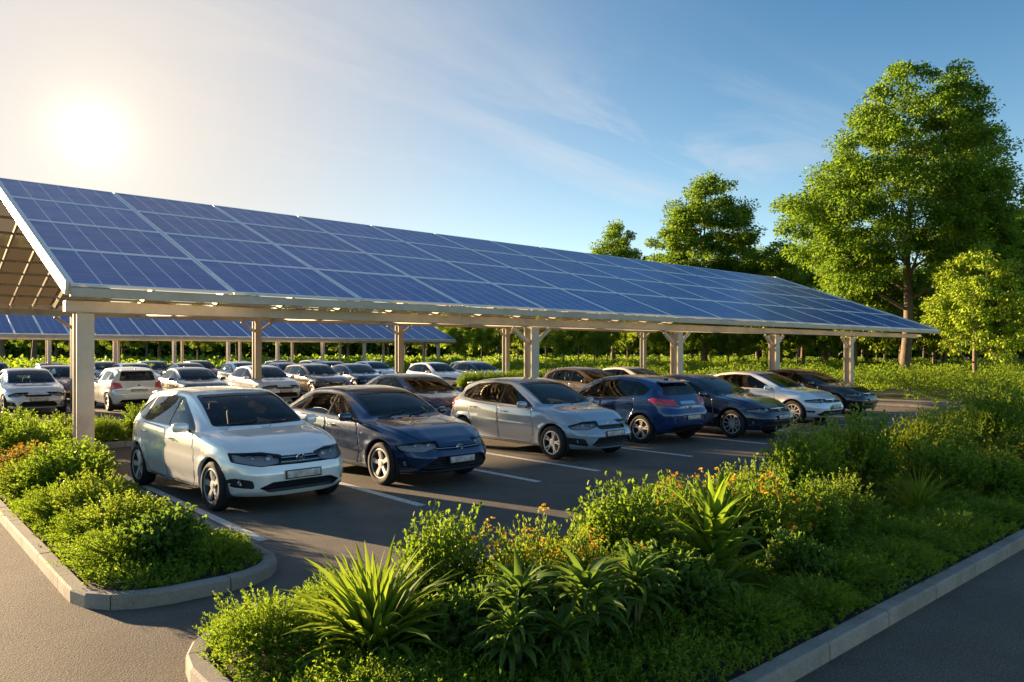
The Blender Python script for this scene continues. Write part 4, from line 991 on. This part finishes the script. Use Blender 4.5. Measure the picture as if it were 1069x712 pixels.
cp = empty('solar_carport', ((X0+X1)/2, 13.5, 0)); tag(cp, 'large beige steel carport with blue solar panels over the front cars', 'carport')
inv = Matrix.Translation(Vector(cp.location)*-1)
_kids = []
for x in (2.74, 12.5, 18.4, 24.0, 29.7): _kids.append(post(cp, x, 13.5, 2.62, .25, x > 5))
for x in (5.6, 11.9, 18.5, 24.9, 35.9): _kids.append(post(cp, x, 28.8, 3.22, .26))
_kids.append(mem(cp, 'beam', (X0+.02, 13.5, 2.73), (X1-1.2, 13.5, 2.75), .20, .18)); _kids.append(mem(cp, 'beam', (X0+.02, 28.8, 3.32), (X1-.6, 28.8, 3.32), .20, .20)); _kids.append(mem(cp, 'ridge_beam', (X0+.05, YR, 5.74), (X1-1.5, YR, 5.74), .16, .26))
_kids.append(mem(cp, 'gutter', (X0, YE-.03, ZE-.10), (X1, YE-.03, ZE-.08), .10, .14)); _kids.append(mem(cp, 'gutter', (X0, YB+.06, ZB-.07), (X1, YB+.06, ZB-.07), .10, .16))
nr = 15
for i in range(nr):                                                     # rafters, both slopes, and a tie between the eaves
    x = X0+.10+(X1-X0-.2)*i/(nr-1)
    _kids.append(mem(cp, 'rafter', (x, YE+.62, ZE+.03), (x, YR-.05, ZR-.20), .09, .20)); _kids.append(mem(cp, 'rafter', (x, YR+.05, ZR-.20), (x, YB, ZB-.18), .09, .20))
    if i % 2 == 0 and i: _kids.append(mem(cp, 'tie', (x, 13.63, 2.78), (x, 28.7, 3.34), .07, .10))
for dx in (.62, 1.25, 1.88): _kids.append(mem(cp, 'rafter', (X0+.1+dx, YR+.05, ZR-.17), (X0+.1+dx, YB, ZB-.15), .06, .12))
for k in range(1, 9):                                                   # purlins
    t = k/9; z = ZE+(ZR-ZE)*t-.065; _kids.append(mem(cp, 'purlin', (X0+.02, YE+(YR-YE)*t, z), (X1-.05, YE+(YR-YE)*t, z), .05, .07))
    z = ZB+(ZR-ZB)*t-.062; _kids.append(mem(cp, 'purlin', (X0+.02, YB+(YR-YB)*t, z), (X1-.05, YB+(YR-YB)*t, z), .05, .07))
for yy, zz, y2, z2 in ((YE-.02, ZE, YR, ZR), (YB+.02, ZB, YR, ZR)):     # pale verge boards at both ends
    for x in (X0-.04, X1+.04): _kids.append(mem(cp, 'verge_board', (x, yy, zz-.04), (x, y2, z2-.04), .05, .22, 'verge'))
NC, NRW = 14, 4; pa = (X1-X0)/NC; pb = math.hypot(YR-YE, ZR-ZE)/NRW; d = Vector((0, math.cos(SL), math.sin(SL))); nn = Vector((0, -math.sin(SL), math.cos(SL)))
p1, p2 = panel_mesh(pa-.022, pb-.02, 'solar_cells')
for c in range(NC):
    for r in range(NRW):
        o = p1 if c+r == 0 else p1.copy(); g = p2 if c+r == 0 else p2.copy()
        if c+r: COL.objects.link(o); COL.objects.link(g); g.parent = o
        q = Vector((X0+pa*(c+.5), YE, ZE))+d*pb*(r+.5)+nn*.012; o.location = q; o.rotation_euler = (SL+random.uniform(-.002, .002), random.uniform(-.002, .002), 0); _kids.append(o); o.parent = cp
SB = math.atan2(ZR-ZB, YB-YR); lb = math.hypot(YB-YR, ZR-ZB)
for c in range(NC):                                                     # rear slope: sheets kept see-through to let the sun in
    b = bmesh.new(); bmesh.ops.create_grid(b, x_segments=1, y_segments=1, size=.5)
    for v in b.verts: v.co = Vector((v.co.x*(pa-.02), v.co.y*lb, 0))
    o = finish('roof_sheet', b, [M['tinted_sheet_dark' if c == 0 else 'tinted_sheet']], cp, False); o.location = (X0+pa*(c+.5), (YB+YR)/2, (ZB+ZR)/2+.01); o.rotation_euler = (-SB, 0, 0); _kids.append(o)
for o in _kids: o.location = inv @ o.location
# far carport: one row of narrow panels
fc = empty('solar_carport', (15, 52.3, 0)); tag(fc, 'low distant carport with a single row of narrow solar panels on thin posts', 'carport')
_kids = []; FX0, FX1, FY, FZ = -14.0, 39.2, 52.0, 3.05; fs = math.radians(20); fb = 4.2
for i in range(15): _kids.append(post(fc, FX0+1.2+i*3.6, 52.4, 2.76, .20, False, False))
for i in range(13): _kids.append(post(fc, FX0+2.6+i*4.1, 54.9, 3.62, .16, False, False))
_kids.append(mem(fc, 'beam', (FX0, 52.4, 2.86), (FX1, 52.4, 2.86), .16, .20)); _kids.append(mem(fc, 'beam', (FX0, 54.9, 3.80), (FX1, 54.9, 3.80), .16, .20)); _kids.append(mem(fc, 'gutter', (FX0, FY-.04, FZ-.08), (FX1, FY-.04, FZ-.08), .10, .20))
n_f = 38; fa = (FX1-FX0)/n_f; p1, p2 = panel_mesh(fa-.016, fb-.02, 'solar_cells_small'); d = Vector((0, math.cos(fs), math.sin(fs)))
for c in range(n_f):
    o = p1 if c == 0 else p1.copy(); g = p2 if c == 0 else p2.copy()
    if c: COL.objects.link(o); COL.objects.link(g); g.parent = o
    o.location = Vector((FX0+fa*(c+.5), FY, FZ+.05))+d*fb*.5; o.rotation_euler = (fs, 0, 0); o.parent = fc; _kids.append(o)
for o in _kids: o.location = Vector(o.location)-Vector(fc.location)

# ------------------------------------------------------------------ parked cars
WHITE, NAVY, SILVER, BLUE, DEEP, BLACK, BRONZE, RED, GREY, PALE = (.78, .77, .75, 1), (.003, .024, .080, 1), (.30, .345, .41, 1), (.005, .035, .13, 1), (.005, .016, .05, 1), (.006, .007, .010, 1), (.10, .068, .042, 1), (.16, .012, .012, 1), (.035, .035, .038, 1), (.62, .63, .64, 1)
protos = {}
def car(spec, x, y, rz, colour, label, group):
    if spec not in protos: o = protos[spec] = make_car('parked_car', CAR_SPECS[spec])
    else: o = copy_tree(protos[spec])
    o.location = (x, y, 0); o.rotation_euler = (0, 0, rz); tag(o, label, 'car', group)
    for c in o.children_recursive: c.color = colour
FR, BK = 'cars parked in the front row under the carport', 'cars parked in the rows behind'
PI = math.pi
for a in (
    ('compact', 4.13, 10.9, math.radians(4), WHITE, 'white five-door hatchback nearest the camera, beside the left planted bed', FR),
    ('saloon', 6.72, 11.2, math.radians(3), NAVY, 'dark navy fastback saloon with bright blue nose beside the white hatchback', FR),
    ('hatch', 10.63, 11.33, 0, SILVER, 'silver grey hatchback in the front row with a small upper grille', FR),
    ('hatch', 13.85, 11.86, PI, BLUE, 'blue hatchback reversed in the front row, its red tail lamps towards the lane', FR),
    ('sport', 16.3, 11.1, 0, DEEP, 'very dark blue hatchback in the front row next to the reversed blue car', FR),
    ('sport', 20.5, 11.83, 0, (.76, .80, .86, 1), 'white low hatchback in the front row between two dark cars', FR),
    ('sport', 24.4, 12.5, 0, BLACK, 'glossy black hatchback at the far right end of the front row', FR),
    ('saloon', 11.5, 17.0, 0, (.006, .05, .20, 1), 'dark blue saloon parked behind the gap between navy saloon and silver hatchback', BK),
    ('hatch', 20.0, 18.5, 0, BRONZE, 'dark brown hatchback behind the reversed blue car', BK),
    ('sport', 22.9, 18.7, 0, WHITE, 'white car whose roof shows behind the dark brown hatchback', BK),
    ('hatch', 4.4, 30.0, 0, PALE, 'pale silver hatchback facing the lane at the far left, left of the carport post', BK),
    ('compact', 6.2, 35.2, 0, RED, 'dark red hatchback half hidden beside the left carport post', BK),
    ('compact', 7.3, 29.6, PI, WHITE, 'white hatchback seen from its rear just right of the left carport post', BK),
    ('saloon', 9.9, 30.2, 0, GREY, 'dark grey saloon parked right of the white hatchback seen from behind', BK),
    ('hatch', 12.6, 29.8, 0, PALE, 'pale silver hatchback behind the white hatchback nearest the camera', BK),
    ('estate', 16.0, 32.0, 0, BRONZE, 'bronze brown estate parked in the middle of the rear row', BK),
    ('sport', 19.0, 33.5, 0, NAVY, 'dark blue hatchback behind and right of the bronze estate', BK),
    ('compact', 23.0, 32.2, 0, WHITE, 'white hatchback beside the clipped hedge, right end of the rear row', BK),
    ('hatch', 27.3, 34.0, 0, DEEP, 'dark blue car whose roof shows over the clipped hedge', BK),
    ('estate', 30.0-.9, 36.5, 0, PALE, 'pale estate car whose roof shows over the right end of the hedge', BK)):
    car(*a)
DR = 'distant cars in the last rows before the far carport'
for spec, x, y, c, cn in (('saloon', 7.6, 40.5, GREY, 'grey saloon'), ('estate', 10.4, 40.2, WHITE, 'white estate'), ('hatch', 13.2, 40.8, BLACK, 'black hatchback'), ('compact', 15.9, 40.3, PALE, 'pale silver hatchback'), ('saloon', 18.7, 41.0, NAVY, 'dark blue saloon'),
                         ('estate', 21.4, 40.4, BLACK, 'black estate'), ('hatch', 24.4, 40.8, WHITE, 'white hatchback')):
    car(spec, x, y, 0, c, 'distant %s in the row behind the rear row, only roof and glass showing' % cn, DR)
for k, (spec, c, cn) in enumerate((('compact', WHITE, 'white hatchback'), ('saloon', GREY, 'grey saloon'), ('hatch', SILVER, 'silver hatchback'), ('estate', BLACK, 'black estate'), ('compact', RED, 'red hatchback'), ('saloon', PALE, 'pale saloon'), ('hatch', NAVY, 'navy hatchback'), ('estate', SILVER, 'silver estate'))):
    car(spec, 5.6+k*2.75, 49.2, 0, c, 'tiny %s beside the posts of the far carport' % cn, DR)

# ------------------------------------------------------------------ trees
TB = 'trees standing beyond the car park'
big = make_tree('broadleaf_tree', 19.5, 8.1, 4.4, .36, 580, 230, .215, 'leaf_tree', limbs=15, lean=(.3, -.3), squash=.55, clump_r=1.0, shape=1.1, seedlobes=14); big.location = (*at(946, 50), 0); big.rotation_euler.z = .4
tag(big, 'tallest broadleaf tree, thick bare trunk and wide crown, right of the carport', 'tree', TB)
tA = make_tree('broadleaf_tree', 17.4, 5.4, 4.0, .34, 300, 180, .26, 'leaf_tree', limbs=11, squash=.6, clump_r=.95); tA.location = (*at(735, 70), 0); tag(tA, 'full round-crowned tree rising above the middle of the carport roof', 'tree', TB)
tB = make_tree('broadleaf_tree', 17.0, 4.4, 4.0, .30, 190, 160, .26, 'leaf_tree', limbs=8, squash=.7, clump_r=.85, seedlobes=18); tB.location = (*at(640, 85), 0); tag(tB, 'slim tree whose top shows above the roof ridge, left of the round-crowned tree', 'tree', TB)
tC = make_tree('broadleaf_tree', 9.6, 3.5, 1.7, .17, 190, 110, .22, 'leaf_young', limbs=8, squash=.6, clump_r=.65)
tD = make_tree('broadleaf_tree', 10.5, 4.1, 2.0, .22, 210, 110, .24, 'leaf_tree', limbs=9, squash=.55, clump_r=.75)
tE = make_tree('young_tree', 7.0, 2.0, 1.6, .09, 95, 90, .19, 'leaf_young', limbs=6, squash=.75, clump_r=.45)
def tree(src, px, f, s, label, first=False, group=TB):
    o = src if first else copy_tree(src); o.location = (*at(px, f), 0); o.rotation_euler = (0, 0, random.uniform(0, 6.28)); o.scale = (s*random.uniform(.92, 1.08), s*random.uniform(.92, 1.08), s); tag(o, label, 'tree', group); return o
tree(tD, 838, 78, 1.22, 'dark green tree between the round-crowned tree and the tallest tree', True)
tree(tC, 893, 58, 1.02, 'light green tree directly behind the left side of the tallest trunk', True)
tree(tC, 1018, 43, .80, 'small light green tree right of the tallest trunk', False)
tree(tD, 1075, 52, 1.10, 'broad tree cut by the right edge of the picture', False)
tree(tA, 1105, 66, .95, 'tall tree at the right edge behind the tallest crown', False)
tree(tD, 985, 70, 1.05, 'dark tree behind and right of the tallest trunk', False)
tree(tC, 815, 66, 1.15, 'light tree rising beside the roof end, left of the tallest tree', False)
tree(tD, 862, 72, 1.15, 'mid green tree close behind the roof end, left of the tallest trunk', False)
tree(tC, 905, 70, 1.00, 'light green tree second behind the tallest trunk, to its left', False)
tree(tC, 975, 64, 0.95, 'light green tree behind the tallest trunk, to its right', False)
tree(tC, 1050, 58, 1.00, 'light green tree at the right edge, behind the small one', False)
tree(tC, 940, 80, 1.10, 'light green tree farthest behind the tallest trunk', False)
tree(tA, 790, 92, .80, 'darker tree close behind the right of the round-crowned tree', False)
YG = 'young trees in the meadow seen under the carport roof'
for k, (px, f, s) in enumerate(((472, 82, 1.0), (503, 76, .95), (540, 84, 1.0), (604, 72, 1.05), (634, 79, .95), (655, 86, 1.05), (688, 74, .9), (722, 80, 1.0), (760, 70, .95), (792, 77, 1.0), (832, 72, .9), (858, 62, .85), (915, 76, 1.0), (1000, 60, .95), (1046, 64, 1.0), (486, 66, .8), (522, 70, .85), (570, 80, 1.0), (588, 66, .8), (620, 64, .8), (672, 66, .85), (706, 68, .85), (742, 66, .8), (776, 64, .8), (812, 66, .85))):
    tree(tE, px, f, s, 'young light green tree with thin trunk in the meadow under the roof line', k == 0, YG)
for px, f, s in ((-75, 108, 1.02), (-38, 112, 1.12), (2, 106, 1.0), (36, 114, 1.1), (74, 108, .92)): tree(tA, px, f, s, 'tall tree added to darken the view through the near carport gable', False, 'tall trees added behind the left end of the carport')  # added trees: they block the bright sky behind the gable sheet
BT = 'belt of trees along the far edge'
for k in range(40):
    px = -70+k*31+random.uniform(-12, 12); f = random.uniform(140, 180)
    tree((tD, tC, tD, tB)[k % 4], px, f, random.uniform(1.15, 1.5)*(1 if k % 4 < 3 else .62), 'tree in the dark belt along the far edge of the meadow', False, BT)
# far wood: one mass of leaves closing the view behind the belt
n = 90000; th = RNG.uniform(-50, 50, n); ff = RNG.uniform(225, 245, n); zz = 18*RNG.uniform(0, 1, n)**.8*(.72+.28*np.sin(th*.9)*np.sin(th*.31+1)); s_, c_ = math.sin(YAW), math.cos(YAW); rr = ff*np.tan(np.radians(th))
P = np.column_stack([ff*s_+rr*c_, ff*c_-rr*s_, zz]); V, F = leaf_geo(P, RNG.normal(size=(n, 3)), RNG.uniform(1.1, 2.1, n), RNG.uniform(.9, 1.6, n)); tag(np_mesh('woodland', V, F, [M['leaf_tree_dark']]), 'dark wood closing the view beyond the tree belt', 'wood', kind='stuff')

# ------------------------------------------------------------------ meadow of waist-high plants
def meadow(name, n, xr, yr, cond, h, ln, m, label):
    P = np.column_stack([RNG.uniform(*xr, n), RNG.uniform(*yr, n)]); P = P[cond(P[:, 0], P[:, 1])]
    x, y = P[:, 0], P[:, 1]; hh = h*(.62+.22*np.sin(x*.9+np.sin(y*.7)*1.5)+.22*np.sin(y*1.1+x*.35)+.12*np.sin(x*2.7-y*1.9))*RNG.uniform(.55, 1.12, len(P))
    dist = np.hypot(x, y); l_ = ln*(.65+dist/70)*RNG.uniform(.7, 1.3, len(P)); V, F = leaf_geo(np.column_stack([x, y, np.maximum(hh, .05)]), RNG.normal(size=(len(P), 3))+np.array([0, 0, .7]), l_, l_*.5)
    tag(np_mesh(name, V, F, [M[m]]), label, 'meadow', kind='stuff')
inm = lambda x, y: ((x > 31.6) & ~((x < 38) & (y > 12.2) & (y < 30) & (x < 33))) | (y > 60.5)
meadow('meadow', 420000, (29, 92), (2.0, 62), inm, 1.15, .095, 'leaf_fine', 'rough green meadow plants beyond the end of the car park')
meadow('meadow', 60000, (-30, 110), (60, 100), lambda x, y: y > 60, 1.3, .22, 'leaf_fine', 'tall meadow growth behind the far carport')

# ------------------------------------------------------------------ planted beds
rf = make_shrub('leafy_shrub', .55, .55, .80, 420, 15, .058, .030, 'leaf_shrub')
rl = make_shrub('leafy_shrub', .55, .55, .72, 460, 16, .050, .022, 'leaf_light', wob=.28, upright=.5)
rb = make_shrub('leafy_shrub', .50, .50, .62, 300, 13, .085, .052, 'leaf_deep', wob=.2)
ff_ = make_shrub('feathery_shrub', .55, .55, .60, 620, 18, .045, .011, 'leaf_fine', wob=.3, upright=.9)
of = make_shrub('flowering_shrub', .55, .55, .70, 420, 14, .052, .018, 'leaf_shrub', flowers=(42, .026, 'petal_orange'), wob=.28, upright=.6)
yf_ = make_shrub('flowering_shrub', .60, .45, .66, 420, 15, .048, .014, 'leaf_light', flowers=(60, .025, 'petal_yellow'), wob=.34, upright=1.0)
oo = make_shrub('flowering_shrub', .50, .50, .62, 430, 14, .045, .020, 'leaf_olive', flowers=(60, .022, 'petal_orange'), wob=.2)
used = set()
def plant(src, x, y, s, label, group, sz=None, z=.08, cat='shrub'):
    o = src if src.name not in used else copy_tree(src); used.add(src.name)
    o.location = (x, y, z); o.rotation_euler = (0, 0, random.uniform(0, 6.28)); o.scale = (s, s, sz or s); tag(o, label, cat, group); return o
LB, FB = 'shrubs planted in the left bed', 'shrubs planted in the front bed'
# left bed
plant(oo, 1.85, 12.6, 1.05, 'rusty orange flowering shrub in the left bed behind the rounded green shrub', LB, .95)
plant(rf, 2.0, 11.0, .95, 'rounded mid green shrub below the foot of the left carport post', LB, .90)
plant(rl, 2.0, 9.3, .80, 'loose light green shrub in the middle of the left bed', LB, .82)
plant(rl, 2.0, 8.1, .78, 'loose light green shrub nearest the white hatchback in the left bed', LB, .74)
plant(rb, 2.1, 7.25, .66, 'broad-leaved dark shrub near the rounded end of the left bed', LB, .70)
plant(ff_, 1.85, 8.5, .85, 'feathery low shrub by the kerb in the left bed', LB, .62)
plant(ff_, 1.80, 7.4, .85, 'feathery low shrub at the near kerb end of the left bed', LB, .58)
plant(ff_, 2.45, 6.9, .62, 'small feathery shrub at the tip of the left bed', LB, .45)
plant(ff_, 1.75, 9.8, .90, 'feathery shrub along the kerb left of the loose light green shrub', LB, .70)
plant(rl, 1.75, 11.6, .85, 'light shrub along the kerb in front of the rusty orange shrub', LB, .75)
plant(rf, 2.5, 12.3, .75, 'green shrub wrapped round the foot of the left carport post', LB, .75)
for k, (x, y, s) in enumerate(((2.1, 14.4, .95), (2.7, 15.6, .9), (1.8, 15.8, 1.0), (2.3, 16.6, .9))): plant((rf, rl)[k % 2], x, y, s, 'green shrub towards the back of the left bed', LB)
for k in range(9): plant((ff_, rf, rl)[k % 3], 1.7+k*.80, 18.1+random.uniform(-.2, .2), .85, 'low green shrub in the hedge strip crossing behind the left bed', 'shrubs in the strip behind the left bed', .85)
for k in range(4): plant((rf, rl)[k % 2], 1.7+(k % 2)*.9, 24.4+k*.8, .9, 'green shrub on the small island in front of the far left car', 'shrubs on the small island', .9)
for k in range(15): plant(rf, 21.3+k*.5, 27.5+random.uniform(-.1, .1), .95, 'dense green shrub forming the clipped hedge in the rear lot', 'shrubs of the clipped hedge', 1.15)
# front bed
sp = make_strap_plant('strap_leaf_plant', 230, .64, .056, 'leaf_blade', (.45, 1.5), (.6, 1.5), .12); plant(sp, 2.45, 4.10, 1.0, 'large bright green strap-leaved clump at the left end of the front bed', None, 1.02, cat='plant')
sb = make_strap_plant('broad_leaf_plant', 32, .60, .098, 'leaf_shrub', (.25, 1.5), (.4, 1.1), .05, tiers=[(0, 0, .0, .95), (0, 0, .25, .95), (.02, 0, .45, .85)]); plant(sb, 5.02, 3.36, 1.0, 'tall broad-leaved plant with upright shoots in the middle of the front bed', None, 1.0, cat='plant')
dr = make_strap_plant('drooping_leaf_plant', 30, .30, .058, 'leaf_deep', (.1, 1.3), (1.2, 2.2), .03, tiers=[(0, 0, .42, 1.0), (.02, .02, .30, 1.1)])
DG = 'drooping dark green plants at the front of the bed'
plant(dr, 3.30, 3.08, 1.05, 'drooping dark plant, middle one of three below the yellow flowers', DG, cat='plant'); plant(dr, 3.85, 3.15, .95, 'drooping dark plant, rightmost of three below the yellow flowers', DG, cat='plant')
for x, y, s in ((2.98, 3.32, 1.0), (2.78, 3.15, .78), (3.02, 3.0, .70)): plant(dr, x, y, s, 'drooping dark plant in the cluster left of the other two drooping plants', DG, cat='plant')
ts = make_strap_plant('grass_tussock', 260, .62, .016, 'leaf_light', (.3, 1.5), (.6, 1.7), .16); plant(ts, 9.4, 3.45, 1.0, 'fine arching grass tussock in the right half of the front bed', None, .9, cat='plant')
plant(yf_, 3.75, 4.0, .95, 'fuzzy pale green shrub dotted with yellow flowers in the front bed', FB, 1.0)
plant(of, 4.05, 3.62, .62, 'small orange-flowered shrub right of the fuzzy yellow one', FB, .75)
plant(rf, 3.15, 4.40, .62, 'upright leafy shrub right of the large strap-leaved clump', FB, .88)
plant(rf, 4.85, 4.15, .82, 'round leafy shrub left of the tall broad-leaved plant', FB, .95)
plant(of, 6.35, 3.75, 1.05, 'orange-flowered shrub right of the tall broad-leaved plant', FB, 1.1)
plant(of, 6.0, 4.35, .85, 'orange-flowered shrub behind the larger orange-flowered one', FB, 1.05)
plant(rl, 7.2, 4.4, .9, 'light shrub between the orange-flowered shrubs and the taller round shrubs', FB, 1.0)
plant(rf, 8.5, 4.45, .85, 'round shrub, first of the taller ones in front of the dark blue car', FB, 1.20)
plant(rf, 9.9, 4.40, 1.0, 'round shrub, second of the taller ones towards the right', FB, 1.30)
plant(rl, 11.6, 4.2, 1.25, 'big bright round shrub in front of the white and black cars', FB, 1.45)
plant(rl, 12.9, 4.4, 1.1, 'bright shrub joined to the right of the big round shrub', FB, 1.45)
plant(yf_, 12.2, 3.45, .85, 'low yellow-flowered plant behind the grass tussock', FB, .9)
plant(rb, 2.95, 3.72, .65, 'broad-leaved dark shrub right of the strap-leaved clump', FB, .70)
plant(rb, 4.45, 3.35, .8, 'broad-leaved dark shrub below the round leafy shrub', FB, .75)
plant(rb, 5.75, 3.0, .5, 'broad-leaved dark shrub right of the tall plant at the kerb side', FB, .65)
plant(rb, 3.45, 3.6, .7, 'broad-leaved dark shrub behind the drooping plants', FB, .72)
plant(ff_, 1.95, 4.55, .72, 'feathery shrub at the rounded left end of the front bed', FB, .62)
plant(ff_, 2.1, 3.55, .72, 'feathery shrub in front of the strap-leaved clump', FB, .38)
plant(ff_, 2.5, 4.75, .62, 'feathery shrub behind the strap-leaved clump', FB, .62)
for k, (x, y, s) in enumerate(((2.30, 2.85, .6), (4.6, 2.78, .72), (5.35, 2.70, .68), (6.1, 2.85, .72), (6.95, 2.78, .72), (7.7, 2.95, .8), (8.5, 2.85, .75), (9.6, 2.75, .7))): plant(ff_, x, y, s, 'feathery low mound along the kerb of the front bed', 'feathery mounds along the front kerb', s*.62)
for k, (x, y, s, sz) in enumerate(((7.0, 3.6, .8, .75), (7.9, 3.7, .8, .8), (10.6, 3.6, .9, .9), (11.3, 3.2, .8, .7), (13.4, 3.5, 1.0, 1.0), (14.4, 4.2, 1.2, 1.5), (15.6, 4.3, 1.2, 1.5), (15.0, 3.4, 1.0, 1.1), (16.8, 4.0, 1.2, 1.35), (17.9, 4.3, 1.2, 1.3), (18.4, 3.4, 1.0, 1.0), (19.4, 4.1, 1.2, 1.3), (20.8, 4.0, 1.2, 1.3), (22.2, 4.1, 1.2, 1.3), (23.6, 4.0, 1.2, 1.3), (25.0, 4.1, 1.2, 1.3), (26.4, 3.9, 1.1, 1.2))):
    plant((rf, rl, rf)[k % 3], x, y, s, 'green shrub massed in the right half of the front bed', 'shrubs massed at the right of the front bed', sz)
def bed_points(bed, dens, far):
    x0, x1, y0, y1, r = BEDS[bed]; n = int((x1-x0)*(y1-y0)*dens); P = np.column_stack([RNG.uniform(x0+.15, x1-.15, n), RNG.uniform(y0+.15, y1-.15, n)])
    for cx, cy, qx, qy in ((x0+r, y0+r, -1, -1), (x0+r, y1-r, -1, 1), (x1-r, y0+r, 1, -1), (x1-r, y1-r, 1, 1)):
        o = ((P[:, 0]-cx)*qx > 0) & ((P[:, 1]-cy)*qy > 0) & (np.hypot(P[:, 0]-cx, P[:, 1]-cy) > r-.15); P = P[~o]
    dd = np.hypot(P[:, 0], P[:, 1]); return P[RNG.uniform(0, 1, len(P)) < np.minimum(1, (far/dd)**1.5)]
for bed, dens, far, hm, lab in (('left', 600, 8, .26, 'low fine-leaved ground cover filling the left bed'), ('front', 800, 6.5, .27, 'low fine-leaved ground cover filling the front bed'), ('cross', 120, 40, .3, 'ground cover in the strip behind the left bed'), ('hedge', 90, 40, .4, 'ground cover under the clipped hedge'), ('island', 90, 40, .3, 'ground cover on the small island')):
    P = bed_points(bed, dens, far); x, y = P[:, 0], P[:, 1]; x0, x1, y0, y1, r = BEDS[bed]; ed = np.minimum.reduce([x-x0, x1-x, y-y0, y1-y])
    hh = hm*(.62+.30*np.sin(x*3.1+np.sin(y*2.3)*1.4)*np.sin(y*3.4+x*.8)+.12*np.sin(x*7.3-y*5.1))*np.clip(.35+ed*1.6, 0, 1)*RNG.uniform(.7, 1.15, len(P)); dd = np.hypot(x, y)
    o = ground_cover('ground_cover', P, hh, .034*np.maximum(1, dd/7)*np.ones(len(P)), .011*np.maximum(1, dd/6.5), 'leaf_fine', lab); o.location.z = .085
